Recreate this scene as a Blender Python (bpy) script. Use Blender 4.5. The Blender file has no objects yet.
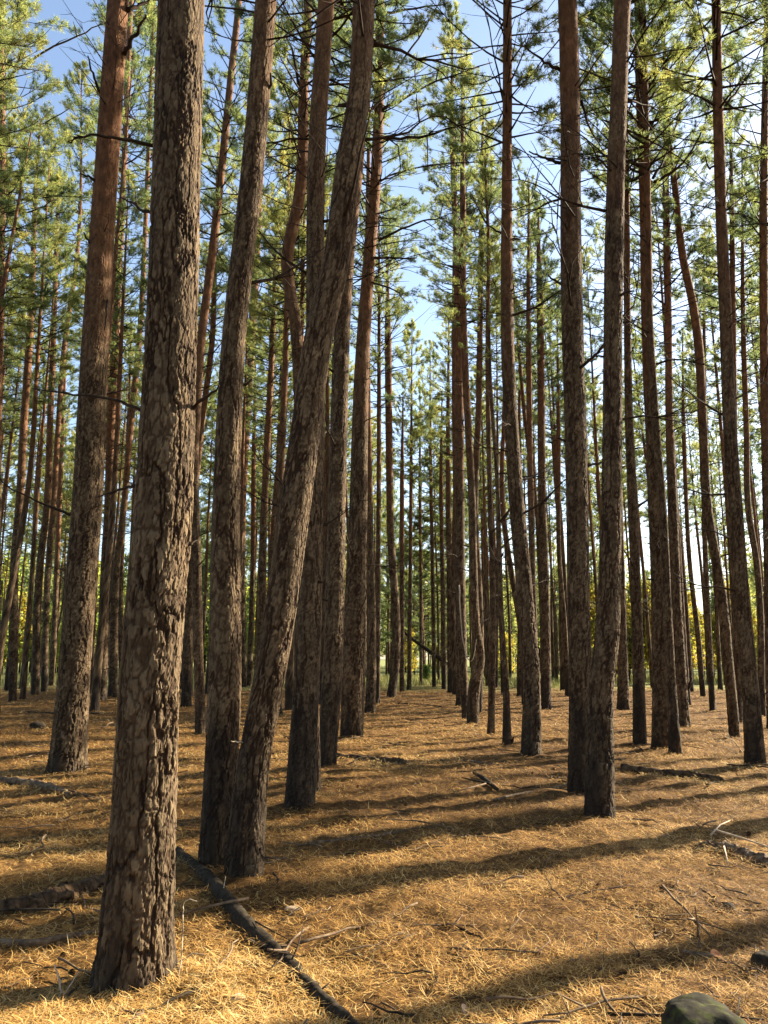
import bpy, math, random
import numpy as np
from mathutils import Vector, Matrix, Quaternion

random.seed(7)
R = np.random.default_rng(11)
sc = bpy.context.scene
COL = sc.collection
F = 760.0                       # focal length in pixels
CAM_H = 1.5
PITCH = math.atan((658 - 512) / F)
CP, SP = math.cos(PITCH), math.sin(PITCH)
SUN_AZ = math.radians(28)       # from +X towards +Y
SUN_EL = math.radians(27)

# ------------------------------------------------------------------ noise
def _h(ix, iy, iz, s):
    v = np.sin(ix * 127.1 + iy * 311.7 + iz * 74.7 + s * 53.3) * 43758.5453
    return v - np.floor(v)

def vnoise(x, y, z=0.0, s=0):
    x, y, z = np.broadcast_arrays(np.asarray(x, float), np.asarray(y, float), np.asarray(z, float))
    ix, iy, iz = np.floor(x), np.floor(y), np.floor(z)
    fx, fy, fz = x - ix, y - iy, z - iz
    fx, fy, fz = fx * fx * (3 - 2 * fx), fy * fy * (3 - 2 * fy), fz * fz * (3 - 2 * fz)
    def L(a, b, t): return a + (b - a) * t
    r = []
    for dz in (0, 1):
        a = L(_h(ix, iy, iz + dz, s), _h(ix + 1, iy, iz + dz, s), fx)
        b = L(_h(ix, iy + 1, iz + dz, s), _h(ix + 1, iy + 1, iz + dz, s), fx)
        r.append(L(a, b, fy))
    return L(r[0], r[1], fz) * 2 - 1

MOUNDS = []
def gh(x, y, micro=True):
    h = .05 * vnoise(x / 5.0 + 3.3, np.asarray(y) / 5.0, 0, 1) + .025 * vnoise(x / 1.3, np.asarray(y) / 1.3, 0, 2)
    if micro:
        h = h + .024 * vnoise(x / .38, np.asarray(y) / .38, 0, 3) + .02 * vnoise(x / .13, np.asarray(y) / .13, 0, 4)
        for a_, b_, r_ in MOUNDS:
            d2 = (x - a_) ** 2 + (np.asarray(y) - b_) ** 2
            h = h + .022 * np.exp(-d2 / (2.2 * r_ * r_))
    return h

# ------------------------------------------------------------------ camera maths
def ray(px, py):
    u, v = (px - 384) / F, (512 - py) / F
    return np.array([u, CP - v * SP, SP + v * CP])

def at(px, py, Y):
    d = ray(px, py)
    return np.array([0, 0, CAM_H]) + d * (Y / d[1])

def ground(px, py):
    d = ray(px, py)
    z = 0.0
    for _ in range(6):
        t = (z - CAM_H) / d[2]
        p = np.array([0, 0, CAM_H]) + d * t
        z = float(gh(p[0], p[1], False))
    p[2] = z
    return p

def depth(P):
    return P[1] * CP + (P[2] - CAM_H) * SP

# ------------------------------------------------------------------ object helpers
def mesh_np(name, V, faces_list, mats, mat_idx=None, attrs=None, smooth=True):
    """faces_list: list of int arrays (n,3) or (n,4)."""
    me = bpy.data.meshes.new(name)
    V = np.asarray(V, np.float32)
    loops = np.concatenate([f.ravel() for f in faces_list]).astype(np.int32)
    sizes = np.concatenate([np.full(len(f), f.shape[1], np.int32) for f in faces_list])
    starts = np.concatenate([[0], np.cumsum(sizes)[:-1]]).astype(np.int32)
    me.vertices.add(len(V)); me.vertices.foreach_set('co', V.ravel())
    me.loops.add(len(loops)); me.loops.foreach_set('vertex_index', loops)
    me.polygons.add(len(sizes)); me.polygons.foreach_set('loop_start', starts)
    me.polygons.foreach_set('loop_total', sizes)
    if mat_idx is not None:
        me.polygons.foreach_set('material_index', np.asarray(mat_idx, np.int32))
    me.polygons.foreach_set('use_smooth', np.full(len(sizes), smooth, bool))
    for k, a in (attrs or {}).items():
        at_ = me.attributes.new(k, 'FLOAT', 'POINT')
        at_.data.foreach_set('value', np.asarray(a, np.float32))
    for m in mats: me.materials.append(m)
    me.update(calc_edges=True)
    me.validate()
    return me

def link(name, data, parent=None, loc=None):
    o = bpy.data.objects.new(name, data)
    COL.objects.link(o)
    if parent is not None: o.parent = parent
    if loc is not None: o.location = loc
    return o

def tag(o, label=None, cat=None, group=None, kind=None):
    if label: o['label'] = label
    if cat: o['category'] = cat
    if group: o['group'] = group
    if kind: o['kind'] = kind
    return o

class Acc:
    """collects tubes and triangles"""
    def __init__(s): s.V = []; s.F = []; s.M = []; s.T = []; s.n = 0
    def add(s, V, Fs, m=0, tone=None):
        V = np.asarray(V, float)
        s.V.append(V); s.T.append(np.full(len(V), .5) if tone is None else np.asarray(tone, float))
        for f in Fs:
            s.F.append(np.asarray(f) + s.n); s.M.append(np.full(len(f), m))
        s.n += len(V)
    def tube(s, P, r, seg=4, m=0, cap=True):
        P = np.asarray(P, float); n = len(P)
        r = np.broadcast_to(np.asarray(r, float), (n,))
        T = np.gradient(P, axis=0); T /= np.linalg.norm(T, axis=1)[:, None] + 1e-9
        ref = np.array([0, 0, 1.0]) if abs(T[:, 2]).mean() < .8 else np.array([1.0, 0, 0])
        A = np.cross(T, ref); A /= np.linalg.norm(A, axis=1)[:, None] + 1e-9
        B = np.cross(T, A)
        th = np.arange(seg) / seg * 2 * math.pi
        V = P[:, None, :] + r[:, None, None] * (np.cos(th)[None, :, None] * A[:, None, :] + np.sin(th)[None, :, None] * B[:, None, :])
        i = np.arange(n - 1)[:, None] * seg; j = np.arange(seg)[None, :]; k = (j + 1) % seg
        q = np.stack([i + j, i + k, i + seg + k, i + seg + j], -1).reshape(-1, 4)
        Fs = [q]
        if cap and seg >= 3:
            c = np.arange(seg)
            fan0 = np.stack([np.zeros(seg - 2, int), c[2:], c[1:-1]], -1)
            fan1 = np.stack([np.full(seg - 2, (n - 1) * seg), (n - 1) * seg + c[1:-1], (n - 1) * seg + c[2:]], -1)
            Fs += [fan0, fan1]
        s.add(V.reshape(-1, 3), Fs, m)
    def mesh(s, name, mats, smooth=True):
        quads = [f for f in s.F if f.shape[1] == 4]; mq = [m for f, m in zip(s.F, s.M) if f.shape[1] == 4]
        tris = [f for f in s.F if f.shape[1] == 3]; mt = [m for f, m in zip(s.F, s.M) if f.shape[1] == 3]
        fl, mi = [], []
        if quads: fl.append(np.concatenate(quads)); mi += mq
        if tris: fl.append(np.concatenate(tris)); mi += mt
        return mesh_np(name, np.concatenate(s.V), fl, mats, np.concatenate(mi), {'tone': np.concatenate(s.T)}, smooth)

# ------------------------------------------------------------------ materials
def newmat(name):
    m = bpy.data.materials.new(name); m.use_nodes = True
    nt = m.node_tree; nt.nodes.clear()
    return m, nt, (lambda t, **k: _nd(nt, t, k)), nt.links.new

def _nd(nt, t, k):
    n = nt.nodes.new(t)
    for a, v in k.items(): setattr(n, a, v)
    return n

def ramp(N, stops):
    r = N('ShaderNodeValToRGB')
    e = r.color_ramp.elements
    while len(e) < len(stops): e.new(.5)
    for el, (p, c) in zip(e, stops): el.position = p; el.color = (*c, 1)
    return r

def mixc(N, Lk, fac, a, b, mode='MIX'):
    m = N('ShaderNodeMix', data_type='RGBA', blend_type=mode)
    if isinstance(fac, float): m.inputs[0].default_value = fac
    else: Lk(fac, m.inputs[0])
    for s, i in ((a, 6), (b, 7)):
        if isinstance(s, tuple): m.inputs[i].default_value = (*s, 1)
        else: Lk(s, m.inputs[i])
    return m.outputs[2]

def mat_bark():
    m, nt, N, Lk = newmat('pine_bark')
    out = N('ShaderNodeOutputMaterial'); bs = N('ShaderNodeBsdfPrincipled')
    tc = N('ShaderNodeTexCoord'); sep = N('ShaderNodeSeparateXYZ'); Lk(tc.outputs['Object'], sep.inputs[0])
    oi = N('ShaderNodeObjectInfo')
    pl = N('ShaderNodeAttribute', attribute_name='plate')
    tn = N('ShaderNodeAttribute', attribute_name='tone')
    low = ramp(N, [(0.02, (.028, .0145, .0075)), (.3, (.045, .0255, .013)), (.62, (.074, .046, .024)), (1, (.19, .137, .078))])
    Lk(pl.outputs['Fac'], low.inputs[0])
    n1 = N('ShaderNodeTexNoise'); n1.inputs['Scale'].default_value = 9; n1.inputs['Detail'].default_value = 6
    mp = N('ShaderNodeMapping'); mp.inputs['Scale'].default_value = (1, 1, .3); Lk(tc.outputs['Object'], mp.inputs[0]); Lk(mp.outputs[0], n1.inputs['Vector'])
    grey = mixc(N, Lk, .15, low.outputs[0], tn.outputs['Fac'], 'OVERLAY')
    nr = N('ShaderNodeMapRange'); nr.inputs[1].default_value = .35; nr.inputs[2].default_value = .7; nr.inputs[3].default_value = .7; nr.inputs[4].default_value = 1.25
    Lk(n1.outputs['Fac'], nr.inputs[0])
    gm = N('ShaderNodeVectorMath', operation='SCALE'); Lk(grey, gm.inputs[0]); Lk(nr.outputs[0], gm.inputs['Scale'])
    # orange flaky upper bark
    up = ramp(N, [(0.25, (.058, .031, .018)), (.5, (.155, .074, .036)), (.8, (.30, .155, .078))])
    n2 = N('ShaderNodeTexNoise'); n2.inputs['Scale'].default_value = 16; n2.inputs['Detail'].default_value = 5
    mp2 = N('ShaderNodeMapping'); mp2.inputs['Scale'].default_value = (1, 1, .4); Lk(tc.outputs['Object'], mp2.inputs[0]); Lk(mp2.outputs[0], n2.inputs['Vector'])
    Lk(n2.outputs['Fac'], up.inputs[0])
    # blend on height above the tree's base
    n3 = N('ShaderNodeTexNoise'); n3.inputs['Scale'].default_value = 1.3; n3.inputs['Detail'].default_value = 6; Lk(tc.outputs['Object'], n3.inputs['Vector'])
    a = N('ShaderNodeMath', operation='MULTIPLY_ADD'); Lk(n3.outputs['Fac'], a.inputs[0]); a.inputs[1].default_value = 4.0; Lk(sep.outputs['Z'], a.inputs[2])
    b = N('ShaderNodeMath', operation='MULTIPLY_ADD'); Lk(oi.outputs['Random'], b.inputs[0]); b.inputs[1].default_value = -2.5; Lk(a.outputs[0], b.inputs[2])
    mr = N('ShaderNodeMapRange'); mr.inputs[1].default_value = 6.6; mr.inputs[2].default_value = 10.5; Lk(b.outputs[0], mr.inputs[0])
    col = mixc(N, Lk, mr.outputs[0], gm.outputs[0], up.outputs[0])
    # near-black tone mixed into the lowest bark, with a ragged upper edge
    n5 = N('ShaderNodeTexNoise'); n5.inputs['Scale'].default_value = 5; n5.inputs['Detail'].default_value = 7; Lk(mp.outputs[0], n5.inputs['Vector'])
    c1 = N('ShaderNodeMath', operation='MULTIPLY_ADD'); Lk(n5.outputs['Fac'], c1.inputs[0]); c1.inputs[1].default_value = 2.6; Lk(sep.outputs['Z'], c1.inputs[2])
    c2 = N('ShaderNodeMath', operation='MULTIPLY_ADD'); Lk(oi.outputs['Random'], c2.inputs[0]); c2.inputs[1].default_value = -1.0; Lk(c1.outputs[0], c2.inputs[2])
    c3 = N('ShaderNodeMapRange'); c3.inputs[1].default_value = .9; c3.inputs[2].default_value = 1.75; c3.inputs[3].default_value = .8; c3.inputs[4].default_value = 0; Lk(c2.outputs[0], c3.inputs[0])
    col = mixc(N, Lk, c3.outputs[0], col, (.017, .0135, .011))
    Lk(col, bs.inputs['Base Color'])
    bs.inputs['Roughness'].default_value = .9; bs.inputs['Specular IOR Level'].default_value = .2
    n4 = N('ShaderNodeTexNoise'); n4.inputs['Scale'].default_value = 60; n4.inputs['Detail'].default_value = 5
    Lk(mp.outputs[0], n4.inputs['Vector'])
    bp = N('ShaderNodeBump'); bp.inputs['Strength'].default_value = 1; bp.inputs['Distance'].default_value = .02
    Lk(n4.outputs['Fac'], bp.inputs['Height']); Lk(bp.outputs[0], bs.inputs['Normal'])
    Lk(bs.outputs[0], out.inputs[0])
    return m

def mat_wood(name, c0, c1, scale=25, rough=.85):
    m, nt, N, Lk = newmat(name)
    out = N('ShaderNodeOutputMaterial'); bs = N('ShaderNodeBsdfPrincipled'); tc = N('ShaderNodeTexCoord')
    n = N('ShaderNodeTexNoise'); n.inputs['Scale'].default_value = scale; n.inputs['Detail'].default_value = 6
    Lk(tc.outputs['Object'], n.inputs['Vector'])
    r = ramp(N, [(.35, c0), (.68, c1)]); Lk(n.outputs['Fac'], r.inputs[0]); Lk(r.outputs[0], bs.inputs['Base Color'])
    bp = N('ShaderNodeBump'); bp.inputs['Strength'].default_value = .7; bp.inputs['Distance'].default_value = .01
    Lk(n.outputs['Fac'], bp.inputs['Height']); Lk(bp.outputs[0], bs.inputs['Normal'])
    bs.inputs['Roughness'].default_value = rough; bs.inputs['Specular IOR Level'].default_value = .08
    Lk(bs.outputs[0], out.inputs[0]); return m

def mat_leaf(name, stops, trans, tfac=.45, rough=.6):
    m, nt, N, Lk = newmat(name)
    out = N('ShaderNodeOutputMaterial')
    tn = N('ShaderNodeAttribute', attribute_name='tone'); oi = N('ShaderNodeObjectInfo')
    a = N('ShaderNodeMath', operation='MULTIPLY_ADD'); Lk(oi.outputs['Random'], a.inputs[0]); a.inputs[1].default_value = .22; Lk(tn.outputs['Fac'], a.inputs[2])
    b = N('ShaderNodeMath', operation='SUBTRACT'); Lk(a.outputs[0], b.inputs[0]); b.inputs[1].default_value = .11
    r = ramp(N, stops); Lk(b.outputs[0], r.inputs[0])
    r2 = ramp(N, trans); Lk(b.outputs[0], r2.inputs[0])
    d = N('ShaderNodeBsdfPrincipled'); Lk(r.outputs[0], d.inputs['Base Color']); d.inputs['Roughness'].default_value = rough; d.inputs['Specular IOR Level'].default_value = .3
    t = N('ShaderNodeBsdfTranslucent'); Lk(r2.outputs[0], t.inputs[0])
    mx = N('ShaderNodeMixShader'); mx.inputs[0].default_value = tfac
    Lk(d.outputs[0], mx.inputs[1]); Lk(t.outputs[0], mx.inputs[2]); Lk(mx.outputs[0], out.inputs[0]); return m

def mat_ground():
    m, nt, N, Lk = newmat('needle_floor')
    out = N('ShaderNodeOutputMaterial'); bs = N('ShaderNodeBsdfPrincipled'); tc = N('ShaderNodeTexCoord')
    n = N('ShaderNodeTexNoise'); n.inputs['Scale'].default_value = 14; n.inputs['Detail'].default_value = 9; n.inputs['Roughness'].default_value = .75
    Lk(tc.outputs['Object'], n.inputs['Vector'])
    r = ramp(N, [(.32, (.03, .016, .007)), (.5, (.125, .066, .022)), (.64, (.29, .165, .05)), (.8, (.47, .295, .09))])
    Lk(n.outputs['Fac'], r.inputs[0])
    n2 = N('ShaderNodeTexNoise'); n2.inputs['Scale'].default_value = .6; n2.inputs['Detail'].default_value = 4
    Lk(tc.outputs['Object'], n2.inputs['Vector'])
    r2 = ramp(N, [(.35, (.72, .68, .62)), (.65, (1, 1, 1))]); Lk(n2.outputs['Fac'], r2.inputs[0])
    c = mixc(N, Lk, 1.0, r.outputs[0], r2.outputs[0], 'MULTIPLY')
    sep = N('ShaderNodeSeparateXYZ'); Lk(tc.outputs['Object'], sep.inputs[0])
    n3 = N('ShaderNodeTexNoise'); n3.inputs['Scale'].default_value = .25; n3.inputs['Detail'].default_value = 5; Lk(tc.outputs['Object'], n3.inputs['Vector'])
    a = N('ShaderNodeMath', operation='MULTIPLY_ADD'); Lk(n3.outputs['Fac'], a.inputs[0]); a.inputs[1].default_value = 12; Lk(sep.outputs['Y'], a.inputs[2])
    mr = N('ShaderNodeMapRange'); mr.inputs[1].default_value = 41; mr.inputs[2].default_value = 47; Lk(a.outputs[0], mr.inputs[0])
    c = mixc(N, Lk, mr.outputs[0], c, (.20, .21, .07))
    Lk(c, bs.inputs['Base Color']); bs.inputs['Roughness'].default_value = .95; bs.inputs['Specular IOR Level'].default_value = .1
    bp = N('ShaderNodeBump'); bp.inputs['Strength'].default_value = 1; bp.inputs['Distance'].default_value = .03
    Lk(n.outputs['Fac'], bp.inputs['Height']); Lk(bp.outputs[0], bs.inputs['Normal'])
    Lk(bs.outputs[0], out.inputs[0]); return m

def mat_tone(name, stops, tfac=.0, rough=.7):
    m, nt, N, Lk = newmat(name)
    out = N('ShaderNodeOutputMaterial'); tn = N('ShaderNodeAttribute', attribute_name='tone')
    r = ramp(N, stops); Lk(tn.outputs['Fac'], r.inputs[0])
    d = N('ShaderNodeBsdfPrincipled'); Lk(r.outputs[0], d.inputs['Base Color']); d.inputs['Roughness'].default_value = rough; d.inputs['Specular IOR Level'].default_value = .3
    if tfac > 0:
        t = N('ShaderNodeBsdfTranslucent'); Lk(r.outputs[0], t.inputs[0]); mx = N('ShaderNodeMixShader'); mx.inputs[0].default_value = tfac
        Lk(d.outputs[0], mx.inputs[1]); Lk(t.outputs[0], mx.inputs[2]); Lk(mx.outputs[0], out.inputs[0])
    else: Lk(d.outputs[0], out.inputs[0])
    return m

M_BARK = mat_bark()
M_LIMB = mat_wood('dead_limb_wood', (.02, .014, .010), (.055, .038, .026), 18)
M_GREYWOOD = mat_wood('weathered_wood', (.07, .046, .03), (.2, .145, .095), 22)
M_DARKWOOD = mat_wood('dark_damp_wood', (.018, .014, .010), (.055, .043, .029), 24)
M_ROTWOOD = mat_wood('rotten_wood', (.025, .016, .01), (.13, .082, .046), 14)
M_PALEWOOD = mat_wood('pale_bare_wood', (.3, .24, .17), (.5, .42, .32), 30)
M_NEEDLE = mat_leaf('pine_needles',
    [(0, (.035, .056, .034)), (.3, (.056, .08, .036)), (.6, (.11, .13, .042)), (.95, (.2, .18, .052))],
    [(0, (.11, .165, .08)), (.3, (.21, .28, .10)), (.6, (.42, .47, .13)), (.95, (.58, .53, .15))], .57)
M_YLEAF = mat_leaf('autumn_leaves',
    [(0, (.11, .13, .028)), (.35, (.22, .21, .035)), (.7, (.38, .29, .04)), (1, (.45, .33, .055))],
    [(0, (.2, .25, .05)), (.35, (.40, .38, .06)), (.7, (.62, .5, .07)), (1, (.7, .55, .1))], .5)
M_GLEAF = mat_leaf('green_leaves',
    [(0, (.03, .07, .02)), (.5, (.06, .12, .025)), (1, (.16, .19, .04))],
    [(0, (.1, .2, .04)), (.5, (.2, .32, .06)), (1, (.4, .42, .08))], .5)
M_GROUND = mat_ground()
M_LITTER = mat_tone('fallen_needles', [(0, (.035, .018, .008)), (.28, (.13, .063, .018)), (.55, (.38, .195, .047)), (.8, (.63, .375, .10)), (1, (.72, .53, .23))], .15)
M_GRASS = mat_tone('clearing_grass', [(0, (.1, .13, .035)), (.5, (.24, .24, .08)), (1, (.42, .36, .15))], .4)

# ------------------------------------------------------------------ trunks
def hermite(xq, x, y):
    m = np.gradient(y, x) if len(x) > 2 else np.full(len(x), (y[-1] - y[0]) / (x[-1] - x[0]))
    i = np.clip(np.searchsorted(x, xq) - 1, 0, len(x) - 2)
    h = x[i + 1] - x[i]; t = (xq - x[i]) / h
    t2, t3 = t * t, t * t * t
    return (2*t3-3*t2+1)*y[i] + (t3-2*t2+t)*h*m[i] + (-2*t3+3*t2)*y[i+1] + (t3-t2)*h*m[i+1]

def bark_field(th, z, r0, seed):
    """plate height 0..1 and plate tone for points (angle, height)"""
    nc = max(7, int(round(2 * math.pi * r0 / .052)))
    X, Y = np.cos(th) * r0, np.sin(th) * r0
    warp = .55 * vnoise(X * 16, Y * 16, z * 6, seed) + .4 * vnoise(X * 45, Y * 45, z * 20, seed + 1) + .2 * vnoise(X * 110, Y * 110, z * 60, seed + 11)
    u = th / (2 * math.pi) * nc + warp
    v = z / .115 + .7 * vnoise(X * 12, Y * 12, z * 8, seed + 2) + .35 * vnoise(X * 50, Y * 50, z * 40, seed + 12)
    iu, iv = np.floor(u), np.floor(v)
    F1 = np.full(u.shape, 9.0); F2 = np.full(u.shape, 9.0); ID = np.zeros(u.shape)
    for du in (-1, 0, 1):
        for dv in (-1, 0, 1):
            cu, cv = iu + du, iv + dv
            cw = np.mod(cu, nc)
            d = np.hypot(cu + .02 + .96 * _h(cw, cv, 1, seed) - u, (cv + .02 + .96 * _h(cw, cv, 2, seed) - v))
            idv = _h(cw, cv, 3, seed)
            near = d < F1
            F2 = np.where(near, F1, np.minimum(F2, d)); ID = np.where(near, idv, ID); F1 = np.where(near, d, F1)
    def ss(a, b, x):
        t = np.clip((x - a) / (b - a), 0, 1); return t * t * (3 - 2 * t)
    e = ss(.06, .26, F2 - F1)
    # long winding furrows between ridges
    f1 = ss(.03, .15, np.abs(vnoise(X * 15, Y * 15, z * 2.6, seed + 5) + .4 * vnoise(X * 48, Y * 48, z * 12, seed + 6) + .15 * vnoise(X * 120, Y * 120, z * 50, seed + 16)))
    f2 = ss(.02, .14, np.abs(vnoise(X * 34, Y * 34, z * 7, seed + 7) + .35 * vnoise(X * 95, Y * 95, z * 36, seed + 8)))
    fine = .5 + .5 * vnoise(X * 130, Y * 130, z * 70, seed + 9)
    mid = .5 + .5 * vnoise(X * 60, Y * 60, z * 24, seed + 10)
    h = f1 * (.30 + .22 * f2 + .28 * e * (.4 + .6 * ID) + .2 * mid) * (.8 + .2 * fine) + .1 * e
    return h, .25 + .4 * ID + .35 * (fine - .3)

def trunk_mesh(name, cx, cy, cr, zs, seg, seed, amp0, bark_on=True):
    """cx, cy, cr sampled at zs, local coordinates"""
    th = np.arange(seg) / seg * 2 * math.pi
    TH, ZZ = np.meshgrid(th, zs)
    RR = np.repeat(cr[:, None], seg, 1)
    ph = seed * 1.7
    flare = np.exp(-np.clip(ZZ, 0, None) / .17) * (.05 + .10 * np.sin(4 * TH + ph) + .05 * np.sin(7 * TH + 2 * ph))
    lump = .035 * vnoise(np.cos(TH) * 1.3, np.sin(TH) * 1.3, ZZ * 1.4, seed + 9)
    RR = RR * (1 + flare + lump)
    r0 = float(np.median(cr[:max(2, len(cr) // 2)]))
    h, tone = bark_field(TH, ZZ, r0, seed)
    amp = amp0 * np.clip(1.1 - ZZ / 9.0, .22, 1)
    if bark_on: RR = RR + (h - .5) * amp
    V = np.stack([np.repeat(cx[:, None], seg, 1) + RR * np.cos(TH), np.repeat(cy[:, None], seg, 1) + RR * np.sin(TH), ZZ], -1).reshape(-1, 3)
    n = len(zs)
    i = np.arange(n - 1)[:, None] * seg; j = np.arange(seg)[None, :]; k = (j + 1) % seg
    q = np.stack([i + j, i + k, i + seg + k, i + seg + j], -1).reshape(-1, 4)
    return mesh_np(name, V, [q], [M_BARK], None, {'plate': h.ravel(), 'tone': tone.ravel()}, not bark_on)

# ------------------------------------------------------------------ crowns
def unit(v): return v / (np.linalg.norm(v, axis=-1, keepdims=True) + 1e-9)

def tufts(P, A, tone, rng, K=13, ln=.13, w=.011, spread=.85):
    n = len(P)
    D = unit(A[:, None, :] * rng.uniform(.15, 1.0, (n, K, 1)) + rng.normal(0, 1, (n, K, 3)) * spread * .6)
    L = ln * rng.uniform(.6, 1.15, (n, K, 1))
    S = unit(np.cross(D, rng.normal(0, 1, (n, K, 3)))) * w * .5
    B = P[:, None, :] + rng.normal(0, .012, (n, K, 3))
    V = np.stack([B - S, B + S, B + D * L], 2).reshape(-1, 3)
    f = np.arange(n * K * 3).reshape(-1, 3)
    t = np.clip(tone[:, None, None] + rng.normal(0, .05, (n, K, 3)), 0, 1).ravel()
    return V, f, t

def crown_mesh(name, seed, L=8.5, Rad=1.9, dens=1.0, skirt=4.0, ybias=0.0, K=18, ln=.135, w=.011):
    rng = np.random.default_rng(seed)
    acc = Acc(); TP, TA, TT = [], [], []
    lean = rng.uniform(0, 6.28)
    def bend(P0, az, el, ln_, droop, n=6):
        t = np.linspace(0, 1, n)
        azs = az + rng.normal(0, .25) * t + rng.normal(0, .12, n).cumsum() * .5
        els = el + droop * t + rng.normal(0, .1, n).cumsum() * .4
        d = np.stack([np.cos(els) * np.cos(azs), np.cos(els) * np.sin(azs), np.sin(els)], -1)
        P = P0 + np.concatenate([[np.zeros(3)], np.cumsum(d[:-1] * ln_ / (n - 1), 0)])
        return P
    # bare skirt under the foliage
    z = -skirt
    while z < L * .3:
        for _ in range(rng.integers(1, 4)):
            az = rng.uniform(0, 6.28); ll = rng.uniform(.4, 1.9)
            P = bend(np.array([0, 0, z + rng.uniform(-.2, .2)]), az, rng.uniform(-.2, .55), ll, rng.uniform(-.5, .5))
            acc.tube(P, np.linspace(.0125, .004, 6) * (.6 + ll * .35), 3, 0)
            for q in range(rng.integers(0, 4)):
                k = rng.integers(2, 6); d = unit(P[k] - P[k - 1])
                a2 = math.atan2(d[1], d[0]) + rng.choice([-1, 1]) * rng.uniform(.4, 1.1)
                acc.tube(bend(P[k], a2, rng.uniform(-.3, .5), rng.uniform(.2, .7), rng.uniform(-.4, .4), 4), np.linspace(.007, .003, 4), 3, 0)
        z += .5
    z = 0.0
    while z < L:
        t = z / L
        n = rng.integers(3, 6) if t < .9 else 3
        az0 = rng.uniform(0, 6.28)
        prof = min(1, .55 + t * 1.8) * (1 - t) ** .65 + .1
        for i in range(n):
            az = az0 + i * 2 * math.pi / n + rng.normal(0, .3)
            ll = Rad * prof * rng.uniform(.5, 1.2) * (1 + .2 * math.cos(az - lean))
            el = .12 + .75 * t + rng.normal(0, .14)
            P = bend(np.array([0, 0, z + rng.uniform(-.12, .12)]), az, el, ll, rng.uniform(.1, .55))
            acc.tube(P, np.linspace(.02 * (1 - t) + .008, .005, 6), 3, 0)
            if rng.random() < .3 * (1 - t): continue
            tb = np.clip(rng.normal(.38 + .12 * t + ybias, .13), 0, 1)
            ns = int((7 + 11 * ll) * dens)
            for q in range(ns):
                s = rng.uniform(.5, 1.0) * 5; k = min(int(s), 4)
                p = P[k] + (P[k + 1] - P[k]) * (s - k); d = unit(P[k + 1] - P[k])
                side = rng.choice([-1, 1])
                a2 = math.atan2(d[1], d[0]) + side * rng.uniform(.35, 1.0)
                e2 = math.asin(np.clip(d[2], -1, 1)) + rng.normal(.1, .3)
                sl = rng.uniform(.22, .55) * (1.1 - .5 * s / 5) * (.6 + .4 * min(1, ll))
                dv = np.array([math.cos(e2) * math.cos(a2), math.cos(e2) * math.sin(a2), math.sin(e2)])
                e = p + dv * sl + np.array([0, 0, .25 * sl * sl])
                acc.tube(np.stack([p, (p + e) / 2 - np.array([0, 0, .02]), e]), [.006, .004, .003], 3, 0, cap=False)
                nt = rng.integers(2, 4)
                for u in range(nt):
                    TP.append(p + (e - p) * (1 - u * .3) + rng.normal(0, .02, 3)); TA.append(unit(dv + np.array([0, 0, .35])))
                    TT.append(np.clip(tb + rng.normal(0, .07) + (.18 if u == nt - 1 and rng.random() < .35 else 0), 0, 1))
            TP.append(P[-1]); TA.append(unit(P[-1] - P[-2])); TT.append(tb)
        z += rng.uniform(.24, .62)
    for u in range(5):
        TP.append(np.array([0, 0, L - .1 * u])); TA.append(np.array([0, 0, 1.0])); TT.append(.4)
    V, f, t = tufts(np.array(TP), np.array(TA), np.array(TT), rng, K, ln, w)
    acc.add(V, [f], 1, t)
    return acc.mesh(name, [M_LIMB, M_NEEDLE], True), L

CROWNS = [crown_mesh('crown', 100 + i, L=8.5 + (i % 3) * .6, Rad=1.75 + .2 * (i % 4), dens=(.7, .5, .8, .6, .75, .55, .9, .9)[i], ybias=(-.04, .0, .08, .16, -.02, .05, .2, .28)[i]) for i in range(8)]
CROWNS.append(crown_mesh('crown', 140, L=8.5, Rad=2.7, dens=1.5, ybias=.02, skirt=1.5))

# dead branch prototypes along +X
def dead_branch_mesh(seed):
    rng = np.random.default_rng(seed); acc = Acc()
    n = 8; t = np.linspace(0, 1, n)
    ln = rng.uniform(.5, 1.5)
    P = np.stack([t * ln, rng.normal(0, .03, n).cumsum() * t, rng.normal(0, .03, n).cumsum() * t + rng.uniform(-.15, .3) * t * t * ln], -1)
    P[0] = (-.04, 0, 0)
    acc.tube(P, np.linspace(.02, .005, n) * rng.uniform(.7, 1.1), 5, 0)
    for q in range(rng.integers(2, 6)):
        k = rng.integers(2, n); d = P[k] - P[k - 1]; d = d / np.linalg.norm(d)
        v = unit(d + rng.normal(0, .6, 3)); l2 = rng.uniform(.15, .55)
        acc.tube(np.stack([P[k], P[k] + v * l2 * .5 + rng.normal(0, .02, 3), P[k] + v * l2 + rng.normal(0, .05, 3)]), [.008, .006, .003], 4, 0)
    return acc.mesh('dead_branch', [M_LIMB])
DEADS = [dead_branch_mesh(300 + i) for i in range(12)]
def stub_mesh(seed):
    rng = np.random.default_rng(seed); acc = Acc(); l = rng.uniform(.08, .28)
    acc.tube(np.array([[-.04, 0, 0], [l * .5, .01, .01], [l, rng.normal(0, .02), rng.uniform(-.02, .06)]]), [.022, .016, .009], 5, 0)
    return acc.mesh('branch_stub', [M_LIMB])
STUBS = [stub_mesh(400 + i) for i in range(5)]

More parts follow.
